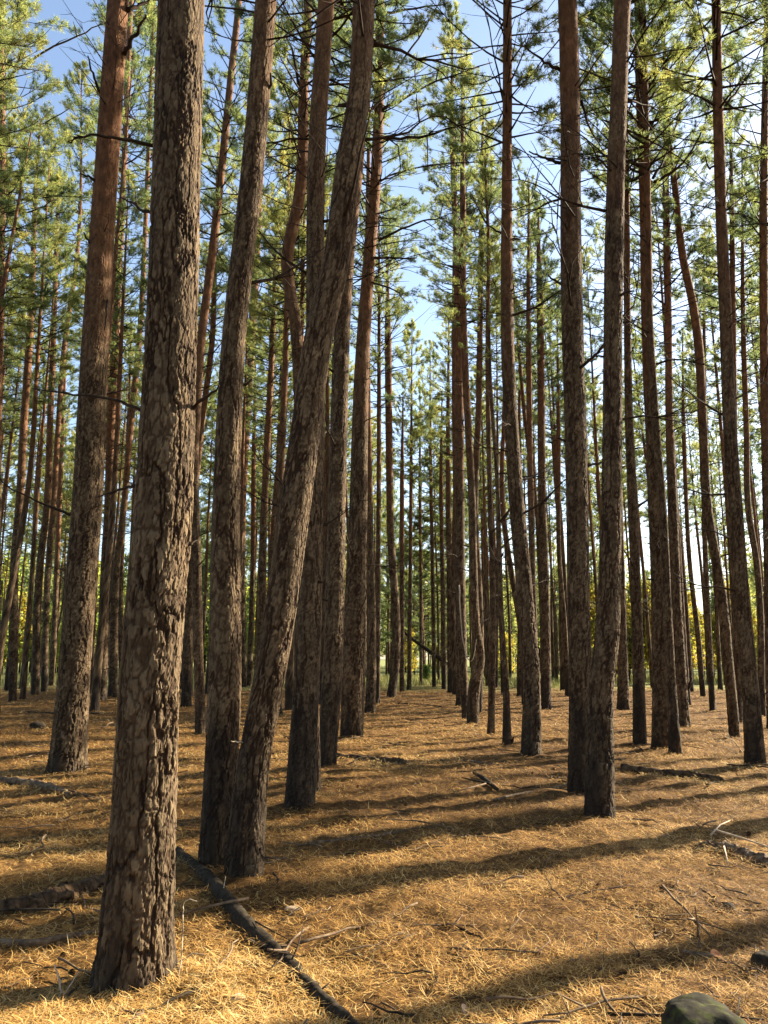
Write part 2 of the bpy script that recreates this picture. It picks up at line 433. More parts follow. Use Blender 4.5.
def branch_px(parent, base, pts, Y, rpx, dy=0.0, mat=None, name='dead_branch', twigs=2, seed=0):
    """a dead branch through photo points, starting in the plane y=Y and reaching dy metres out of it"""
    rng = np.random.default_rng(seed + 900)
    n = len(pts); P = []
    for i, (px, py) in enumerate(pts):
        P.append(at(px, py, Y + dy * i / (n - 1)) - base)
    P = np.array(P); m = max(8, n * 3)
    s = np.linspace(0, n - 1, m); x = np.arange(n)
    Q = np.stack([hermite(s, x, P[:, k]) for k in range(3)], -1) if n > 2 else np.stack([np.interp(s, x, P[:, k]) for k in range(3)], -1)
    r = rpx / F * Y
    Q[1:] += rng.normal(0, r * .35, (m - 1, 3))
    acc = Acc(); acc.tube(Q, np.linspace(r, r * .35, m), 6, 0)
    ln = np.linalg.norm(Q[-1] - Q[0])
    for q in range(twigs):
        k = rng.integers(m // 3, m - 1); d = unit(Q[k] - Q[k - 1]); v = unit(d + rng.normal(0, .55, 3)); l2 = ln * rng.uniform(.12, .3)
        acc.tube(np.stack([Q[k], Q[k] + v * l2 * .5 + rng.normal(0, l2 * .05, 3), Q[k] + v * l2]), [r * .45, r * .33, r * .18], 4, 0)
    return link(name, acc.mesh(name, [mat or M_LIMB]), parent)

# ------------------------------------------------------------------ the pines measured from the photograph
PINES = {}
MOUNDS_LATER = []
def pine(key, label, pts, H=None, cb=.56, crown=None, ndead=10, group='pines of the plantation rows', yaw=None, dmin=2.2):
    """pts: (px, py, width px) from the base upwards; H None: last point is the tip"""
    seed = abs(hash_key(key)) % 997 + 3
    rng = np.random.default_rng(seed)
    b = ground(pts[0][0], pts[0][1]); Y = b[1]
    base = np.array([b[0], Y, float(gh(b[0], Y))])
    C = np.array([at(px, py, Y) for px, py, w in pts]); C[0] = base
    rr = np.array([w / 2 / F * depth(c) for c, (px, py, w) in zip(C, pts)])
    z = C[:, 2] - base[2]; x = C[:, 0] - base[0]
    o = np.argsort(z); z, x, rr = z[o], x[o], rr[o]
    tip = H is None
    H = z[-1] if tip else max(H, z[-1] * 1.13)
    ztop = z[-1]
    if not tip:
        sl = np.clip((x[-1] - x[-2]) / (z[-1] - z[-2]), -.3, .3)
        zs2 = np.array([ztop + (H - ztop) * .45, H]); xs2 = x[-1] + sl * .6 * (zs2 - ztop)
        rs2 = np.array([rr[-1] * .62, .025])
        z, x, rr = np.append(z, zs2), np.append(x, xs2), np.append(rr, rs2)
    else: rr[-1] = .02
    px_m = depth(base + np.array([0, 0, 2])) / F
    wmax = max(p[2] for p in pts)
    dz = max(.011, 1.25 * px_m)
    vis = min(ztop, H)
    zs = np.concatenate([np.arange(-.18, vis, dz), np.arange(vis, H + .2, .35)]) if not tip else np.concatenate([np.arange(-.18, H * .75, dz), np.arange(H * .75, H, .2)])
    zs = np.clip(zs, -.18, H)
    zs = np.unique(zs)
    zq = np.clip(zs, 0, H)
    cx = hermite(zq, z, x); cr = np.clip(np.interp(zq, z, rr), .012, None)
    cy = .05 * np.sin(zq * .35 + seed) - .05 * math.sin(seed)
    seg = int(np.clip(wmax * 2.6, 10, 180))
    amp0 = min(.025, .115 * rr[0])
    root = link('pine_tree', None, None, base)
    tag(root, label, 'pine tree', group)
    tr = link('trunk', trunk_mesh('trunk', cx, cy, cr, zs, seg, seed, amp0), root)
    # crown
    zb = H * cb
    f = lambda zz: np.array([np.interp(zz, zs, cx), np.interp(zz, zs, cy), zz])
    cm, L = CROWNS[(seed % 6) if crown is None else crown]
    B, T = f(zb), f(H)
    co = link('crown', cm, root, B)
    co.rotation_mode = 'QUATERNION'
    q = Vector(T - B).to_track_quat('Z', 'Y') @ Quaternion((0, 0, 1), rng.uniform(0, 6.28) if yaw is None else yaw)
    co.rotation_quaternion = q
    s = (H - zb) / L; co.scale = (s, s, s)
    for i in range(ndead):
        zz = dmin + (zb - 1.5 - dmin) * (i + rng.uniform(0, 1)) / max(ndead, 1)
        if zz < 1.2: continue
        stub = rng.random() < .3
        ob = link('branch_stub' if stub else 'dead_branch', (STUBS if stub else DEADS)[rng.integers(0, 5 if stub else 12)], root, f(zz) + 0)
        a = rng.uniform(0, 6.28); rz = float(np.interp(zz, zs, cr))
        ob.location = Vector(f(zz)) + Vector((math.cos(a), math.sin(a), 0)) * rz * .8
        ob.rotation_euler = (0, -rng.uniform(-.1, .75), a)
        k = rng.uniform(.6, 1.15); ob.scale = (k,) * 3
    PINES[key] = (root, base, Y)
    if Y < 17: MOUNDS_LATER.append((base[0], Y, rr[0] + .12))
    return root

def hash_key(k):
    h = 7
    for ch in k: h = (h * 131 + ord(ch)) % 1000003
    return h

# --- near and middle trees (photo points: x, y, width)
pine('T1', 'thickest rough-barked pine nearest the viewer, its lower right side sunlit', [(134, 981, 76), (136, 945, 70), (144, 814, 61), (150, 684, 56), (163.5, 513, 55), (171, 342, 49), (176, 171, 46), (180, 0, 45)], 19, ndead=3, dmin=4.6)
pine('T2', 'pine with orange upper bark and dead stubs, standing alone behind the thickest pine', [(67, 772, 35), (73, 684, 30), (85, 513, 28), (93, 342, 26), (102, 200, 23), (108, 120, 22), (117, 0, 20)], 19, cb=.68, ndead=8, dmin=3.5)
pine('T3', 'nearly straight pine sharing its base with the slanting pine', [(216, 868, 34), (224, 684, 32), (225, 513, 27), (232, 342, 23), (251, 171, 22.5), (265, 0, 21)], 18.5, ndead=6, dmin=3.6)
pine('T4', 'slanting pine leaning right from a shared base, crossing other trunks', [(243, 880, 38), (254, 760, 32), (268, 684, 30), (282, 600, 31), (294, 513, 31), (306, 427, 29), (318, 342, 28), (337, 257, 26), (348, 171, 25), (359, 100, 22), (364, 0, 21)], 18.5, ndead=8, dmin=4)
pine('T5', 'reddish pine directly behind the slanting pine', [(299, 808, 29), (307, 684, 25), (311, 570, 22), (316, 342, 19), (317, 171, 17), (327, 0, 16)], 19, ndead=9)
pine('T5b', 'thin pine half hidden behind the reddish pine by the slanting one', [(316, 790, 11), (313, 684, 10), (315, 500, 10), (318, 342, 9), (320, 171, 8), (328, 0, 8)], 17, ndead=4)
pine('T6', 'pine with a sunlit right edge between the reddish pine and the lane', [(326, 768, 18), (332, 684, 20), (337, 513, 17.5), (342, 342, 16), (347, 257, 15), (355, 190, 13), (362, 100, 12), (370, 0, 11)], 19, ndead=10)
pine('TC', 'orange pine with a wavy crooked trunk behind the slanting pine', [(301, 752, 12), (302, 600, 12), (300, 450, 11), (299, 390, 10.5), (295, 320, 12), (287, 262, 12), (299, 195, 12), (302, 155, 10.5), (303, 100, 10), (308, 0, 8)], 19, ndead=8)
pine('T7', 'straight pine at the left edge of the lane with long bare side branches', [(352, 738, 21), (353, 684, 24), (358, 513, 18), (363, 342, 14), (369, 257, 12), (376, 171, 11), (379, 86, 9.5), (380, 0, 8.5)], 20, ndead=12)
pine('T8', 'dark slim pine behind the straight pine at the lane edge', [(370, 712, 11), (371, 684, 10), (370, 513, 6), (367, 342, 5.5), (368, 200, 5), (370, 60, 3)], None, ndead=8)
pine('T8b', 'thin far pine just left of the red-barked pine on the lane', [(377, 704, 6), (378, 600, 5), (379, 400, 4.5), (379, 200, 3)], None, ndead=6)
pine('T9', 'red-barked pine standing on the left side of the lane far down', [(391, 697, 9), (393, 684, 9), (390, 513, 7), (388, 342, 7), (387, 240, 3)], None, cb=.68, crown=3, ndead=8)
pine('T9b', 'slender far pine right of the red-barked pine on the lane', [(402, 692, 5), (402, 600, 5), (402, 480, 4.5), (403, 395, 3)], None, cb=.7, ndead=5)
pine('R1', 'first pine on the right of the lane, trunk bowing right near the ground', [(531, 756, 20), (532, 684, 16.5), (526, 600, 15.5), (518, 513, 15), (512, 427, 13.5), (508, 342, 13), (507, 257, 11.5), (507, 171, 10), (507, 0, 8.5)], 19, ndead=12)
pine('R2', 'thin crooked pine beside the first pine right of the lane', [(507, 745, 9), (506, 684, 6), (503, 640, 5), (501, 600, 4.5), (500, 560, 4.5), (497, 480, 4), (490, 380, 3.5), (487, 250, 2)], None, cb=.72, ndead=8)
pine('R3', 'very thin straight pine between the lane row and the crooked thin pine', [(491, 735, 7.5), (493, 600, 5.5), (490, 513, 5), (487, 342, 4.5), (488, 250, 4), (484, 150, 2)], None, cb=.7, ndead=10)
pine('R4', 'pine of the right lane row with a trunk bulging right near its foot', [(472.5, 723, 12), (474, 690, 12), (479, 660, 11), (475, 620, 9), (473, 560, 7.5), (472, 513, 7.5), (468, 427, 7), (464, 342, 7), (463, 200, 6), (462, 60, 3)], None, ndead=10)
pine('R4b', 'orange slim pine rising beside the bulging pine in the right lane row', [(478, 712, 8), (480, 640, 7), (475, 500, 6.5), (479, 400, 6), (480, 342, 6), (482, 167, 4), (483, 100, 2)], None, cb=.6, ndead=8)
pine('R5', 'tall pine with a bright green pointed crown over the lane', [(465.5, 719, 7), (462, 640, 9), (460, 513, 9), (459, 342, 9), (457, 250, 7), (453, 167, 5), (452, 15, 2)], None, cb=.66, crown=2, ndead=8)
pine('R6', 'dark pine third back in the right lane row', [(460, 706, 8), (459, 600, 7.5), (456, 450, 7), (455, 300, 6), (456, 120, 3)], None, cb=.62, ndead=6)
pine('R7', 'narrow pine fourth back in the right lane row', [(451, 693, 7), (450, 600, 6), (448, 450, 5), (449, 300, 3)], None, cb=.7, ndead=4)
pine('R8', 'farthest pine of the right lane row seen at the lane end', [(444, 689, 5), (443, 600, 5), (441, 480, 4), (442, 390, 2)], None, cb=.6, ndead=3)
pine('R521', 'thin far pine behind the bowing first pine', [(520, 697, 6.5), (520, 600, 5.5), (519, 480, 5), (520, 330, 3)], None, cb=.62, ndead=5)
pine('R533', 'reddish thin pine right behind the bowing first pine', [(535, 712, 8), (533, 600, 6.5), (531, 513, 6), (529, 342, 5.5), (529, 180, 3)], None, cb=.62, ndead=6)
pine('R548', 'dark straight pine with a low crown right of the lane row', [(546, 709, 10.5), (545, 600, 9), (542, 513, 8), (540, 342, 7), (539, 280, 6), (538, 200, 3)], None, cb=.6, crown=4, ndead=7)
pine('R568', 'thin wavy pine just left of the close pair of thick pines', [(568, 696, 5.5), (564, 620, 5), (559, 560, 4.5), (558, 450, 4.5), (557, 300, 3)], None, cb=.62, ndead=4)
pine('R578', 'left one of the close pair of thick pines right of the lane', [(580, 795, 24), (581, 684, 22.5), (579, 600, 21.5), (578, 513, 21.5), (576, 427, 21), (573, 342, 21), (571, 257, 20.5), (570, 171, 19.5), (569, 86, 19), (566, 0, 18)], 19, ndead=9, dmin=3.2)
pine('R600', 'right one of the close pair of thick pines, nearest on the right side', [(599, 818, 30), (600, 760, 27), (601, 684, 24), (606, 640, 24), (608, 600, 22), (610, 513, 19.5), (611, 427, 18.5), (611, 342, 17.5), (612, 257, 18.5), (613.5, 171, 17), (617, 86, 16), (620, 0, 16)], 19, ndead=9, dmin=3.2)
pine('R640', 'slim pine with short side snags right of the close thick pair', [(639.5, 744, 13.5), (639, 684, 11.5), (637, 600, 10), (634, 513, 10), (630, 427, 8), (628, 342, 7), (626, 200, 6), (622, 0, 4.5)], 19, ndead=10)
pine('R623', 'dark pine half hidden behind the close thick pair', [(623.5, 710, 12), (622, 640, 9), (620, 560, 7.5), (616, 427, 7), (613, 250, 6), (614, 90, 3)], None, ndead=5)
pine('R660', 'broad dark pine second to the right of the close thick pair', [(661, 750, 18), (661, 684, 17), (660, 600, 16.5), (657, 513, 15.5), (653, 427, 13), (649, 342, 11), (648, 257, 11.5), (646, 171, 11), (642, 86, 10), (640, 0, 9.5)], 19, ndead=12)
pine('R660b', 'slim pine pressed against the right side of the broad dark pine', [(675.5, 754, 12), (671, 684, 9), (667, 600, 8.5), (663, 513, 8), (657, 427, 7.5), (652, 342, 7), (649, 171, 6), (644, 0, 5)], 18.5, ndead=6)
pine('R678', 'pine with a small snag at its foot behind the broad dark pine', [(683, 728, 14), (681, 684, 11.5), (677, 600, 9.5), (674, 513, 9.5), (671, 427, 7.5), (670, 342, 7), (668, 257, 7), (666, 171, 6), (664, 30, 4)], None, ndead=8)
pine('R703', 'slender reddish pine slanting left between dark trunks on the right', [(703, 697, 5.5), (698, 640, 5), (689, 560, 4.5), (686, 500, 4), (684, 430, 4), (683, 330, 2.5)], None, cb=.66, ndead=4)
pine('R712', 'thin upright pine left of the strongly curved pine', [(712.5, 710, 6), (709, 640, 5.5), (705, 560, 5), (703, 500, 4.5), (703, 380, 4), (703, 240, 2.5)], None, cb=.66, ndead=5)
pine('R735', 'pine with a strongly curved trunk sweeping left as it rises', [(735, 738, 11), (728, 660, 9.5), (722, 600, 9.5), (716, 560, 9), (708.5, 513, 9), (704, 427, 8.5), (700, 342, 8.5), (696, 310, 8), (685, 257, 7.5), (675, 171, 6), (668, 120, 5), (664, 60, 3)], None, cb=.7, ndead=8)
pine('R738', 'dark pine hidden behind the foot of the right edge pine', [(739, 722, 8), (738, 660, 7.5), (736, 560, 7), (733, 427, 6), (731, 250, 5), (730, 60, 3)], None, ndead=4)
pine('R750', 'stout pine near the right edge with dry twigs at its foot', [(755.5, 766, 19), (749.5, 684, 15.5), (741.5, 600, 14), (735, 513, 13.5), (729.5, 427, 12), (727, 342, 12), (724, 257, 11), (721.5, 171, 10.5), (719.5, 86, 9.5), (718, 0, 8.5)], 19, ndead=9)
pine('R762', 'slim pine right of the stout pine with twigs at its foot', [(762, 716, 7), (757, 560, 6), (750, 513, 6), (748, 427, 5.5), (745, 342, 5), (742, 150, 3)], None, ndead=5)
pine('R768', 'pine cut by the right picture edge', [(772, 728, 10), (769, 560, 9), (766, 342, 8), (765, 200, 7.5), (766, 60, 6), (767, 0, 5.5)], 19, ndead=8)
pine('L9', 'smooth brown pine leaning right behind the thickest pine', [(201, 734, 10.5), (198, 650, 9.5), (196, 560, 9.5), (193, 460, 9.5), (196, 400, 9), (200, 342, 8.5), (211, 257, 8.5), (221, 171, 7.5), (230, 86, 7), (239, 0, 6)], 19, ndead=8)
pine('L10', 'reddish slim pine close behind the smooth leaning pine', [(186, 707, 10), (189, 600, 9), (193, 513, 6.5), (201, 427, 6), (212, 342, 5.5), (215, 257, 5), (219, 120, 3)], None, ndead=5)
pine('L11', 'dark red pine just right of the nearly straight shared-base pine', [(243, 687, 8), (241, 600, 9), (241.5, 513, 9), (246, 427, 8.5), (251, 342, 8.5), (257, 257, 6.5), (262, 150, 5), (266, 40, 3)], None, ndead=5)
pine('L12', 'thin pine in the gap between the shared-base pines', [(249, 686, 5.5), (253, 560, 5), (254, 450, 4.5), (256, 330, 3)], None, cb=.64, ndead=3)
pine('L12b', 'dark slim pine seen in the gap left of the slanting pine', [(258, 705, 8.5), (262, 600, 7.5), (264, 513, 7), (268, 427, 6.5), (272, 342, 5.5), (276, 220, 3)], None, ndead=4)
pine('L12c', 'reddish thin pine beside the slim pine left of the slanting one', [(268, 700, 6.5), (270, 600, 6), (274, 513, 5.5), (281, 427, 5), (285, 342, 4.5), (288, 220, 3)], None, ndead=4)
pine('L13', 'very thin pine between the slanting and the reddish pine', [(289, 689, 3.5), (289, 600, 3), (290, 500, 3), (291, 400, 2)], None, cb=.6, ndead=2)
pine('L14', 'slender pine between the reddish pine and the sunlit-edged pine', [(324, 692, 5), (323, 600, 4.5), (325, 500, 4), (326, 380, 2.5)], None, cb=.6, ndead=3)
pine('L1', 'foremost dark pine in the dense stand at the far left', [(12.5, 702, 7), (14, 640, 9), (15, 560, 8), (19, 513, 8), (23, 427, 7), (28.5, 342, 7), (33, 257, 5.5), (37, 171, 3.5), (41, 120, 2)], None, cb=.68, crown=3, ndead=10)
pine('L2', 'second pine of the dense left stand, straight and slim', [(35, 695, 8), (40, 560, 7), (45.5, 513, 7), (49, 427, 6), (53, 342, 5.5), (55, 290, 5), (58, 170, 2.5)], None, cb=.68, crown=3, ndead=9)
pine('L3', 'third slim pine of the dense left stand, near the stubby pine', [(44, 692, 6.5), (48, 560, 6), (52, 513, 5.5), (58, 427, 5), (65, 342, 5), (75, 270, 4.5), (82, 70, 2.5)], None, cb=.66, crown=2, ndead=9)
pine('L4', 'thin pine beside the third slim pine of the left stand', [(51, 686, 5.5), (57, 560, 5), (62, 450, 4.5), (67, 330, 3)], None, cb=.64, ndead=4)
pine('L5', 'pine left of centre gap between the stubby pine and the thickest pine', [(101, 700, 11), (106, 560, 8.5), (109, 513, 8.5), (112, 427, 8.5), (116, 342, 7.5), (119, 270, 6), (124, 170, 5.5), (129, 60, 5), (132, 0, 4.5)], 24, cb=.62, ndead=9)
pine('L6', 'dark pine close beside the thickest pine on its left', [(112.5, 697, 9), (118, 560, 6.5), (124, 513, 6), (131, 427, 6), (139, 342, 5.5), (146, 220, 4.5), (152, 60, 3.5), (154, 0, 3)], 24, cb=.6, ndead=6)
pine('L7', 'thin pine touching the left edge of the thickest pine', [(121, 695, 5), (122, 560, 4.5), (127, 450, 4), (131, 330, 2.5)], None, cb=.64, ndead=4)
pine('L0', 'pine cut by the left picture edge', [(-5, 712, 9), (-3, 600, 8), (0, 342, 7), (2, 171, 6.5), (3, 0, 6)], 19, ndead=10)

pine('L0b', 'outermost pine at the left picture edge, mostly its boughs showing', [(-34, 722, 10), (-30, 600, 9), (-26, 342, 8), (-22, 0, 6)], 23, cb=.6, crown=3, ndead=5)
pine('L0c', 'pine just outside the left picture edge with boughs reaching in', [(-48, 745, 13), (-44, 600, 12), (-38, 342, 10), (-30, 0, 7)], 21, cb=.6, crown=6, ndead=5)
pine('M1', 'slim pine with a low crown just left of the lane end', [(409, 690.5, 4.5), (410, 600, 4), (411, 480, 3.5), (412, 325, 2)], None, cb=.55, crown=6, ndead=3)
pine('M2', 'slim pine with a low crown near the right side of the lane end', [(434, 687, 4), (433, 600, 4), (431, 480, 3.5), (430, 345, 2)], None, cb=.5, crown=5, ndead=3)
pine('M3', 'slender pine rising in the middle of the lane end', [(421, 685.5, 3.5), (421, 600, 3.2), (420, 480, 3), (420, 385, 2)], None, cb=.45, crown=4, ndead=3)

# --- particular dead branches (photo points)
def br(key, pts, rpx, dy=0.0, tw=2, mat=None, seed=0, name='dead_branch'):
    root, base, Y = PINES[key]
    branch_px(root, base, pts, Y, rpx, dy, mat, name, tw, seed + len(pts) * 7 + int(pts[0][1]))
br('T1', [(156, 146), (135, 141), (105, 136), (82, 137), (68, 142)], 2.2, -.2)
br('T1', [(152, 213), (136, 206), (121, 196)], 2.2, .2)
br('T1', [(142, 411), (115, 400), (70, 393), (32, 390)], 2.0, .3)
br('T1', [(192, 408), (204, 400), (220, 386)], 2.6, -.15, 0)
br('T1', [(138, 484), (118, 490), (98, 497)], 1.8, .2)
br('T1', [(190, 545), (197, 540), (207, 534)], 1.2, .1, 0)
br('T1', [(165, 700), (162, 690), (160, 682)], .9, -.2, 0, M_PALEWOOD)
br('T2', [(124, 55), (133, 40), (141, 26), (145, 14)], 3.0, -.2, 0)
br('T2', [(103, 104), (98, 88), (92, 72), (88, 57)], 2.2, -.1, 0)
br('T2', [(127, 10), (140, 5), (152, -2)], 3.0, .2, 0)
br('T2', [(97, 183), (89, 177), (81, 173)], 2.0, -.2, 0)
br('T2', [(92, 250), (88, 240), (84, 233)], 2.0, -.1, 0)
br('T2', [(108, 300), (106, 320), (105, 330)], 1.3, -.2, 0)
br('T7', [(379, 240), (400, 230), (425, 221), (446, 217)], 1.5, -.6, 4)
br('T7', [(377, 182), (400, 172), (440, 164), (504, 160)], 1.3, .8, 5)
br('T7', [(381, 138), (415, 137), (450, 129), (490, 112)], 1.8, -.8, 6)
br('T7', [(382, 110), (405, 98), (440, 80), (492, 62)], 1.8, .6, 6)
br('T7', [(383, 85), (400, 65), (420, 35), (444, -5)], 1.6, -.4, 3)
br('T7', [(374, 258), (395, 258), (416, 258)], 1.6, .4, 3)
br('T7', [(381, 15), (405, 10), (450, 3)], 1.8, .6, 4)
br('T7', [(370, 282), (395, 290), (405, 303)], 1.1, -.3, 3)
br('TC', [(300, 90), (292, 50), (280, 15)], 2.0, .4, 3)
br('R578', [(560, 163), (545, 158), (530, 152)], 2.0, -.2, 1)
br('R578', [(560, 70), (545, 62), (524, 46)], 2.2, -.5, 2)
br('R578', [(561, 284), (551, 278), (548, 274)], 1.6, .2, 0)
br('R578', [(587, 466), (595, 464), (603, 463)], 2.0, .3, 0)
br('R578', [(581, 100), (590, 128), (603, 150)], 1.6, .6, 1)
br('R660', [(654, 182), (675, 170), (695, 145), (714, 92)], 1.8, -.4, 4)
br('R660', [(653, 178), (668, 150), (684, 97)], 1.8, .5, 3)
br('R660', [(648, 100), (665, 80), (705, 40)], 1.7, .5, 4)
br('R660', [(652, 365), (675, 360), (712, 366)], 1.4, -.8, 4)
br('R660', [(641, 175), (630, 168), (612, 150)], 1.8, .4, 3)
br('R750', [(715, 166), (709, 168), (706, 160), (706, 156)], 1.3, -.2, 0)
br('R750', [(726, 105), (745, 80), (768, 35)], 1.7, .6, 3)
br('R750', [(727, 210), (745, 195), (768, 178)], 1.2, .6, 4)
br('R4', [(459, 585), (460, 610), (463, 640), (467, 657), (472, 661), (475, 650), (476, 640)], .8, -.4, 0, M_PALEWOOD)
br('T4', [(244, 742), (240, 742), (231, 741)], 1.0, -.25, 0, M_PALEWOOD)
br('R1', [(507, 120), (495, 60), (482, 0)], 1.3, .5, 3)
br('R1', [(505, 235), (488, 225), (472, 195)], 1.3, .5, 3)
br('R678', [(688, 690), (691, 682), (691, 675)], 1.6, -.1, 0)
br('R2', [(511, 742), (513, 740), (514, 737)], 1.5, -.1, 0)
br('L0', [(5, 80), (40, 55), (80, 35), (105, 22)], 1.5, .4, 4)
br('L0', [(4, 140), (35, 128), (70, 108)], 1.3, -.4, 3)
br('L0', [(4, 210), (30, 212), (58, 198)], 1.2, .4, 4)
br('T5', [(326, 250), (340, 190), (352, 150)], 1.3, .8, 2)

# ------------------------------------------------------------------ shared far pines
def far_trunk(seed):
    rng = np.random.default_rng(seed); H = 18.0
    zs = np.concatenate([np.arange(-.18, 8, .14), np.arange(8, 18.01, .5)])
    zq = np.clip(zs, 0, H)
    a, b, c = rng.normal(0, .16), rng.normal(0, .10), rng.uniform(0, 6)
    cx = a * (zq / 8) ** 1.3 + b * (np.sin(zq * .5 + c) - math.sin(c)); cy = .1 * np.sin(zq * .3 + c) - .1 * math.sin(c)
    k = zq > 9.5                                     # straight through the crown
    sx = np.interp(9.5, zq, cx); gx = (sx - np.interp(8.5, zq, cx)) * .6
    cx = np.where(k, sx + gx * (zq - 9.5), cx); cy = np.where(k, np.interp(9.5, zq, cy), cy)
    cr = np.interp(zq, [0, .5, 3, 10, 18], [.145, .13, .115, .08, .015])
    return trunk_mesh('trunk', cx, cy, cr, zs, 14, seed, .012), (sx, float(np.interp(9.5, zq, cy)), gx)
FARTR = [far_trunk(50 + i) for i in range(7)]
def far_pine(x, y, s, label, group, rng, ndead=0, cbz=10.0, pool=(0, 1, 2, 3, 4, 5), thin=1.0):
    base = (x, y, float(gh(x, y, False)))
    root = link('pine_tree', None, None, base); tag(root, label, 'pine tree', group)
    tm, (sx, sy, gx) = FARTR[rng.integers(0, len(FARTR))]
    a = rng.uniform(0, 6.28)
    # turn the whole tree by turning its parts
    root.rotation_euler = (0, 0, a); root.scale = (s * thin * rng.uniform(.8, 1.25),) * 2 + (s,)
    link('trunk', tm, root)
    cm, L = CROWNS[rng.choice(pool)]
    co = link('crown', cm, root, (sx + gx * (cbz - 9.5), sy, cbz)); k = (18.0 - cbz) / L
    co.scale = (k / thin, k / thin, k); co.rotation_euler = (0, math.atan(gx), rng.uniform(0, 6.28))
    for i in range(ndead):
        zz = rng.uniform(1.2, max(2, cbz - 2)); ob = link('dead_branch', DEADS[rng.integers(0, 12)], root, (np.interp(zz, [0, 9.5], [0, sx]), 0, zz))
        ob.rotation_euler = (0, -rng.uniform(-.1, .7), rng.uniform(0, 6.28)); 
    return root

rng = np.random.default_rng(21)
taken = [(v[1][0], v[1][1]) for v in PINES.values()]
def free(x, y, d):
    return all((x - a) ** 2 + (y - b) ** 2 > d * d for a, b in taken)
LANE = math.tan(math.radians(2.7))
def lane_off(x, y): return x - (y * LANE)         # sideways distance from the lane's middle line
def ranks(n, ylo, yhi, side, gap, label, group, cbz, pool, sc_, thin):
    k = 0; tries = 0
    while k < n and tries < 8000:
        tries += 1
        y = rng.uniform(ylo, yhi); x = rng.uniform(-.56, .02) * y - 1 if side < 0 else rng.uniform(0, .56) * y + 1
        o = lane_off(x, y)
        if side < 0 and o > -2.2 - .012 * y or side > 0 and o < 1.9: continue
        o2 = round((o - 1.3 * side) / 2.6) * 2.6 + 1.3 * side + rng.normal(0, .3); x = o2 + y * LANE
        if not free(x, y, gap): continue
        taken.append((x, y)); k += 1
        far_pine(x, y, rng.uniform(*sc_), label, group, rng, 6 if y < 34 else 3, rng.uniform(*cbz), pool, thin)
LL, LG = 'thin distant pine in the dense ranks left of the lane', 'distant pines left of the lane'
RL, RG = 'thin distant pine in the open ranks right of the lane', 'distant pines right of the lane'
ranks(44, 20, 40, -1, 1.5, LL, LG, (10.2, 12.2), (1, 2, 3, 5, 6), (.9, 1.15), .85)
ranks(62, 40, 62, -1, 1.7, LL, LG, (8.5, 11.5), (6, 7, 3, 2), (.8, 1.05), .8)
ranks(30, 24, 40, 1, 1.7, RL, RG, (10, 12), (0, 1, 2, 3, 4, 5), (.85, 1.1), .85)
ranks(42, 38, 56, 1, 1.7, RL, RG, (8.5, 11.5), (0, 1, 3, 4, 5, 6), (.8, 1.0), .8)
ranks(14, 64, 84, 1, 1.7, 'distant pine standing beyond the clearing on the right', 'distant pines beyond the right clearing', (3.5, 8), (0, 1, 3, 4, 5, 6), (.6, .85), .85)
k = 0
while k < 12:
    y = rng.uniform(54, 72); x = y * LANE + rng.uniform(-4.5, 4.5)
    if not free(x, y, 1.4): continue
    taken.append((x, y)); k += 1
    far_pine(x, y, rng.uniform(.75, 1.1), 'distant pine closing the view beyond the end of the lane', 'distant pines beyond the lane end', rng, 2, rng.uniform(5, 10), (0, 1, 3, 4, 5, 6), .8)
# pines beyond the right edge of the view: they cast the bands of shade on the floor
n_side = 0; tries = 0
while n_side < 30 and tries < 6000:
    tries += 1
    y = rng.uniform(-3, 26); x = rng.uniform(3.5, 34)
    if x < .56 * y + 2.2: continue
    o = lane_off(x, y)
    o2 = round((o - 1.4) / 2.8) * 2.8 + 1.4 + rng.normal(0, .2); x = o2 + y * LANE
    if x < .56 * y + 2.0 or not free(x, y, 2.3): continue
    p_ = -x * .454 + y * .891                       # offset across the sun's direction
    if 2.0 < p_ < 6.9 and (rng.random() < .7 or 2.6 < p_ < 6.3): continue
    taken.append((x, y)); n_side += 1
    far_pine(x, y, rng.uniform(.95, 1.08), 'pine of the rows beyond the right edge of the view', 'pines beyond the right edge', rng, 4, rng.uniform(10, 11.5))

for q_, p_ in ((12.6, 3.25), (12.2, 4.95), (9.0, 5.15), (12.4, 6.5), (11.0, 7.0), (12.8, 7.6)):
    x = .891 * q_ - .454 * p_; y = .454 * q_ + .891 * p_
    far_pine(x, y, 1.1, 'pine of the rows beyond the right edge of the view', 'pines beyond the right edge', rng, 3, 12.2)
# pines behind and beside the viewer: the stand goes on, and its crowns close off the sky there
n_back = 0; tries = 0
while n_back < 80 and tries < 6000:
    tries += 1
    y = rng.uniform(-26, 24); x = rng.uniform(-26, 14)
    o = lane_off(x, y)
    o2 = round((o - 1.4) / 2.6) * 2.6 + 1.4 + rng.normal(0, .2); x = o2 + y * LANE
    if y > -1 and (x > -.56 * y - 2.0): continue
    if x * x + y * y < 9 or not free(x, y, 2.0): continue
    taken.append((x, y)); n_back += 1
    far_pine(x, y, rng.uniform(.95, 1.1), 'pine of the rows standing outside the view on the left and behind', 'pines behind the viewer', rng, 3, rng.uniform(8.5, 11))

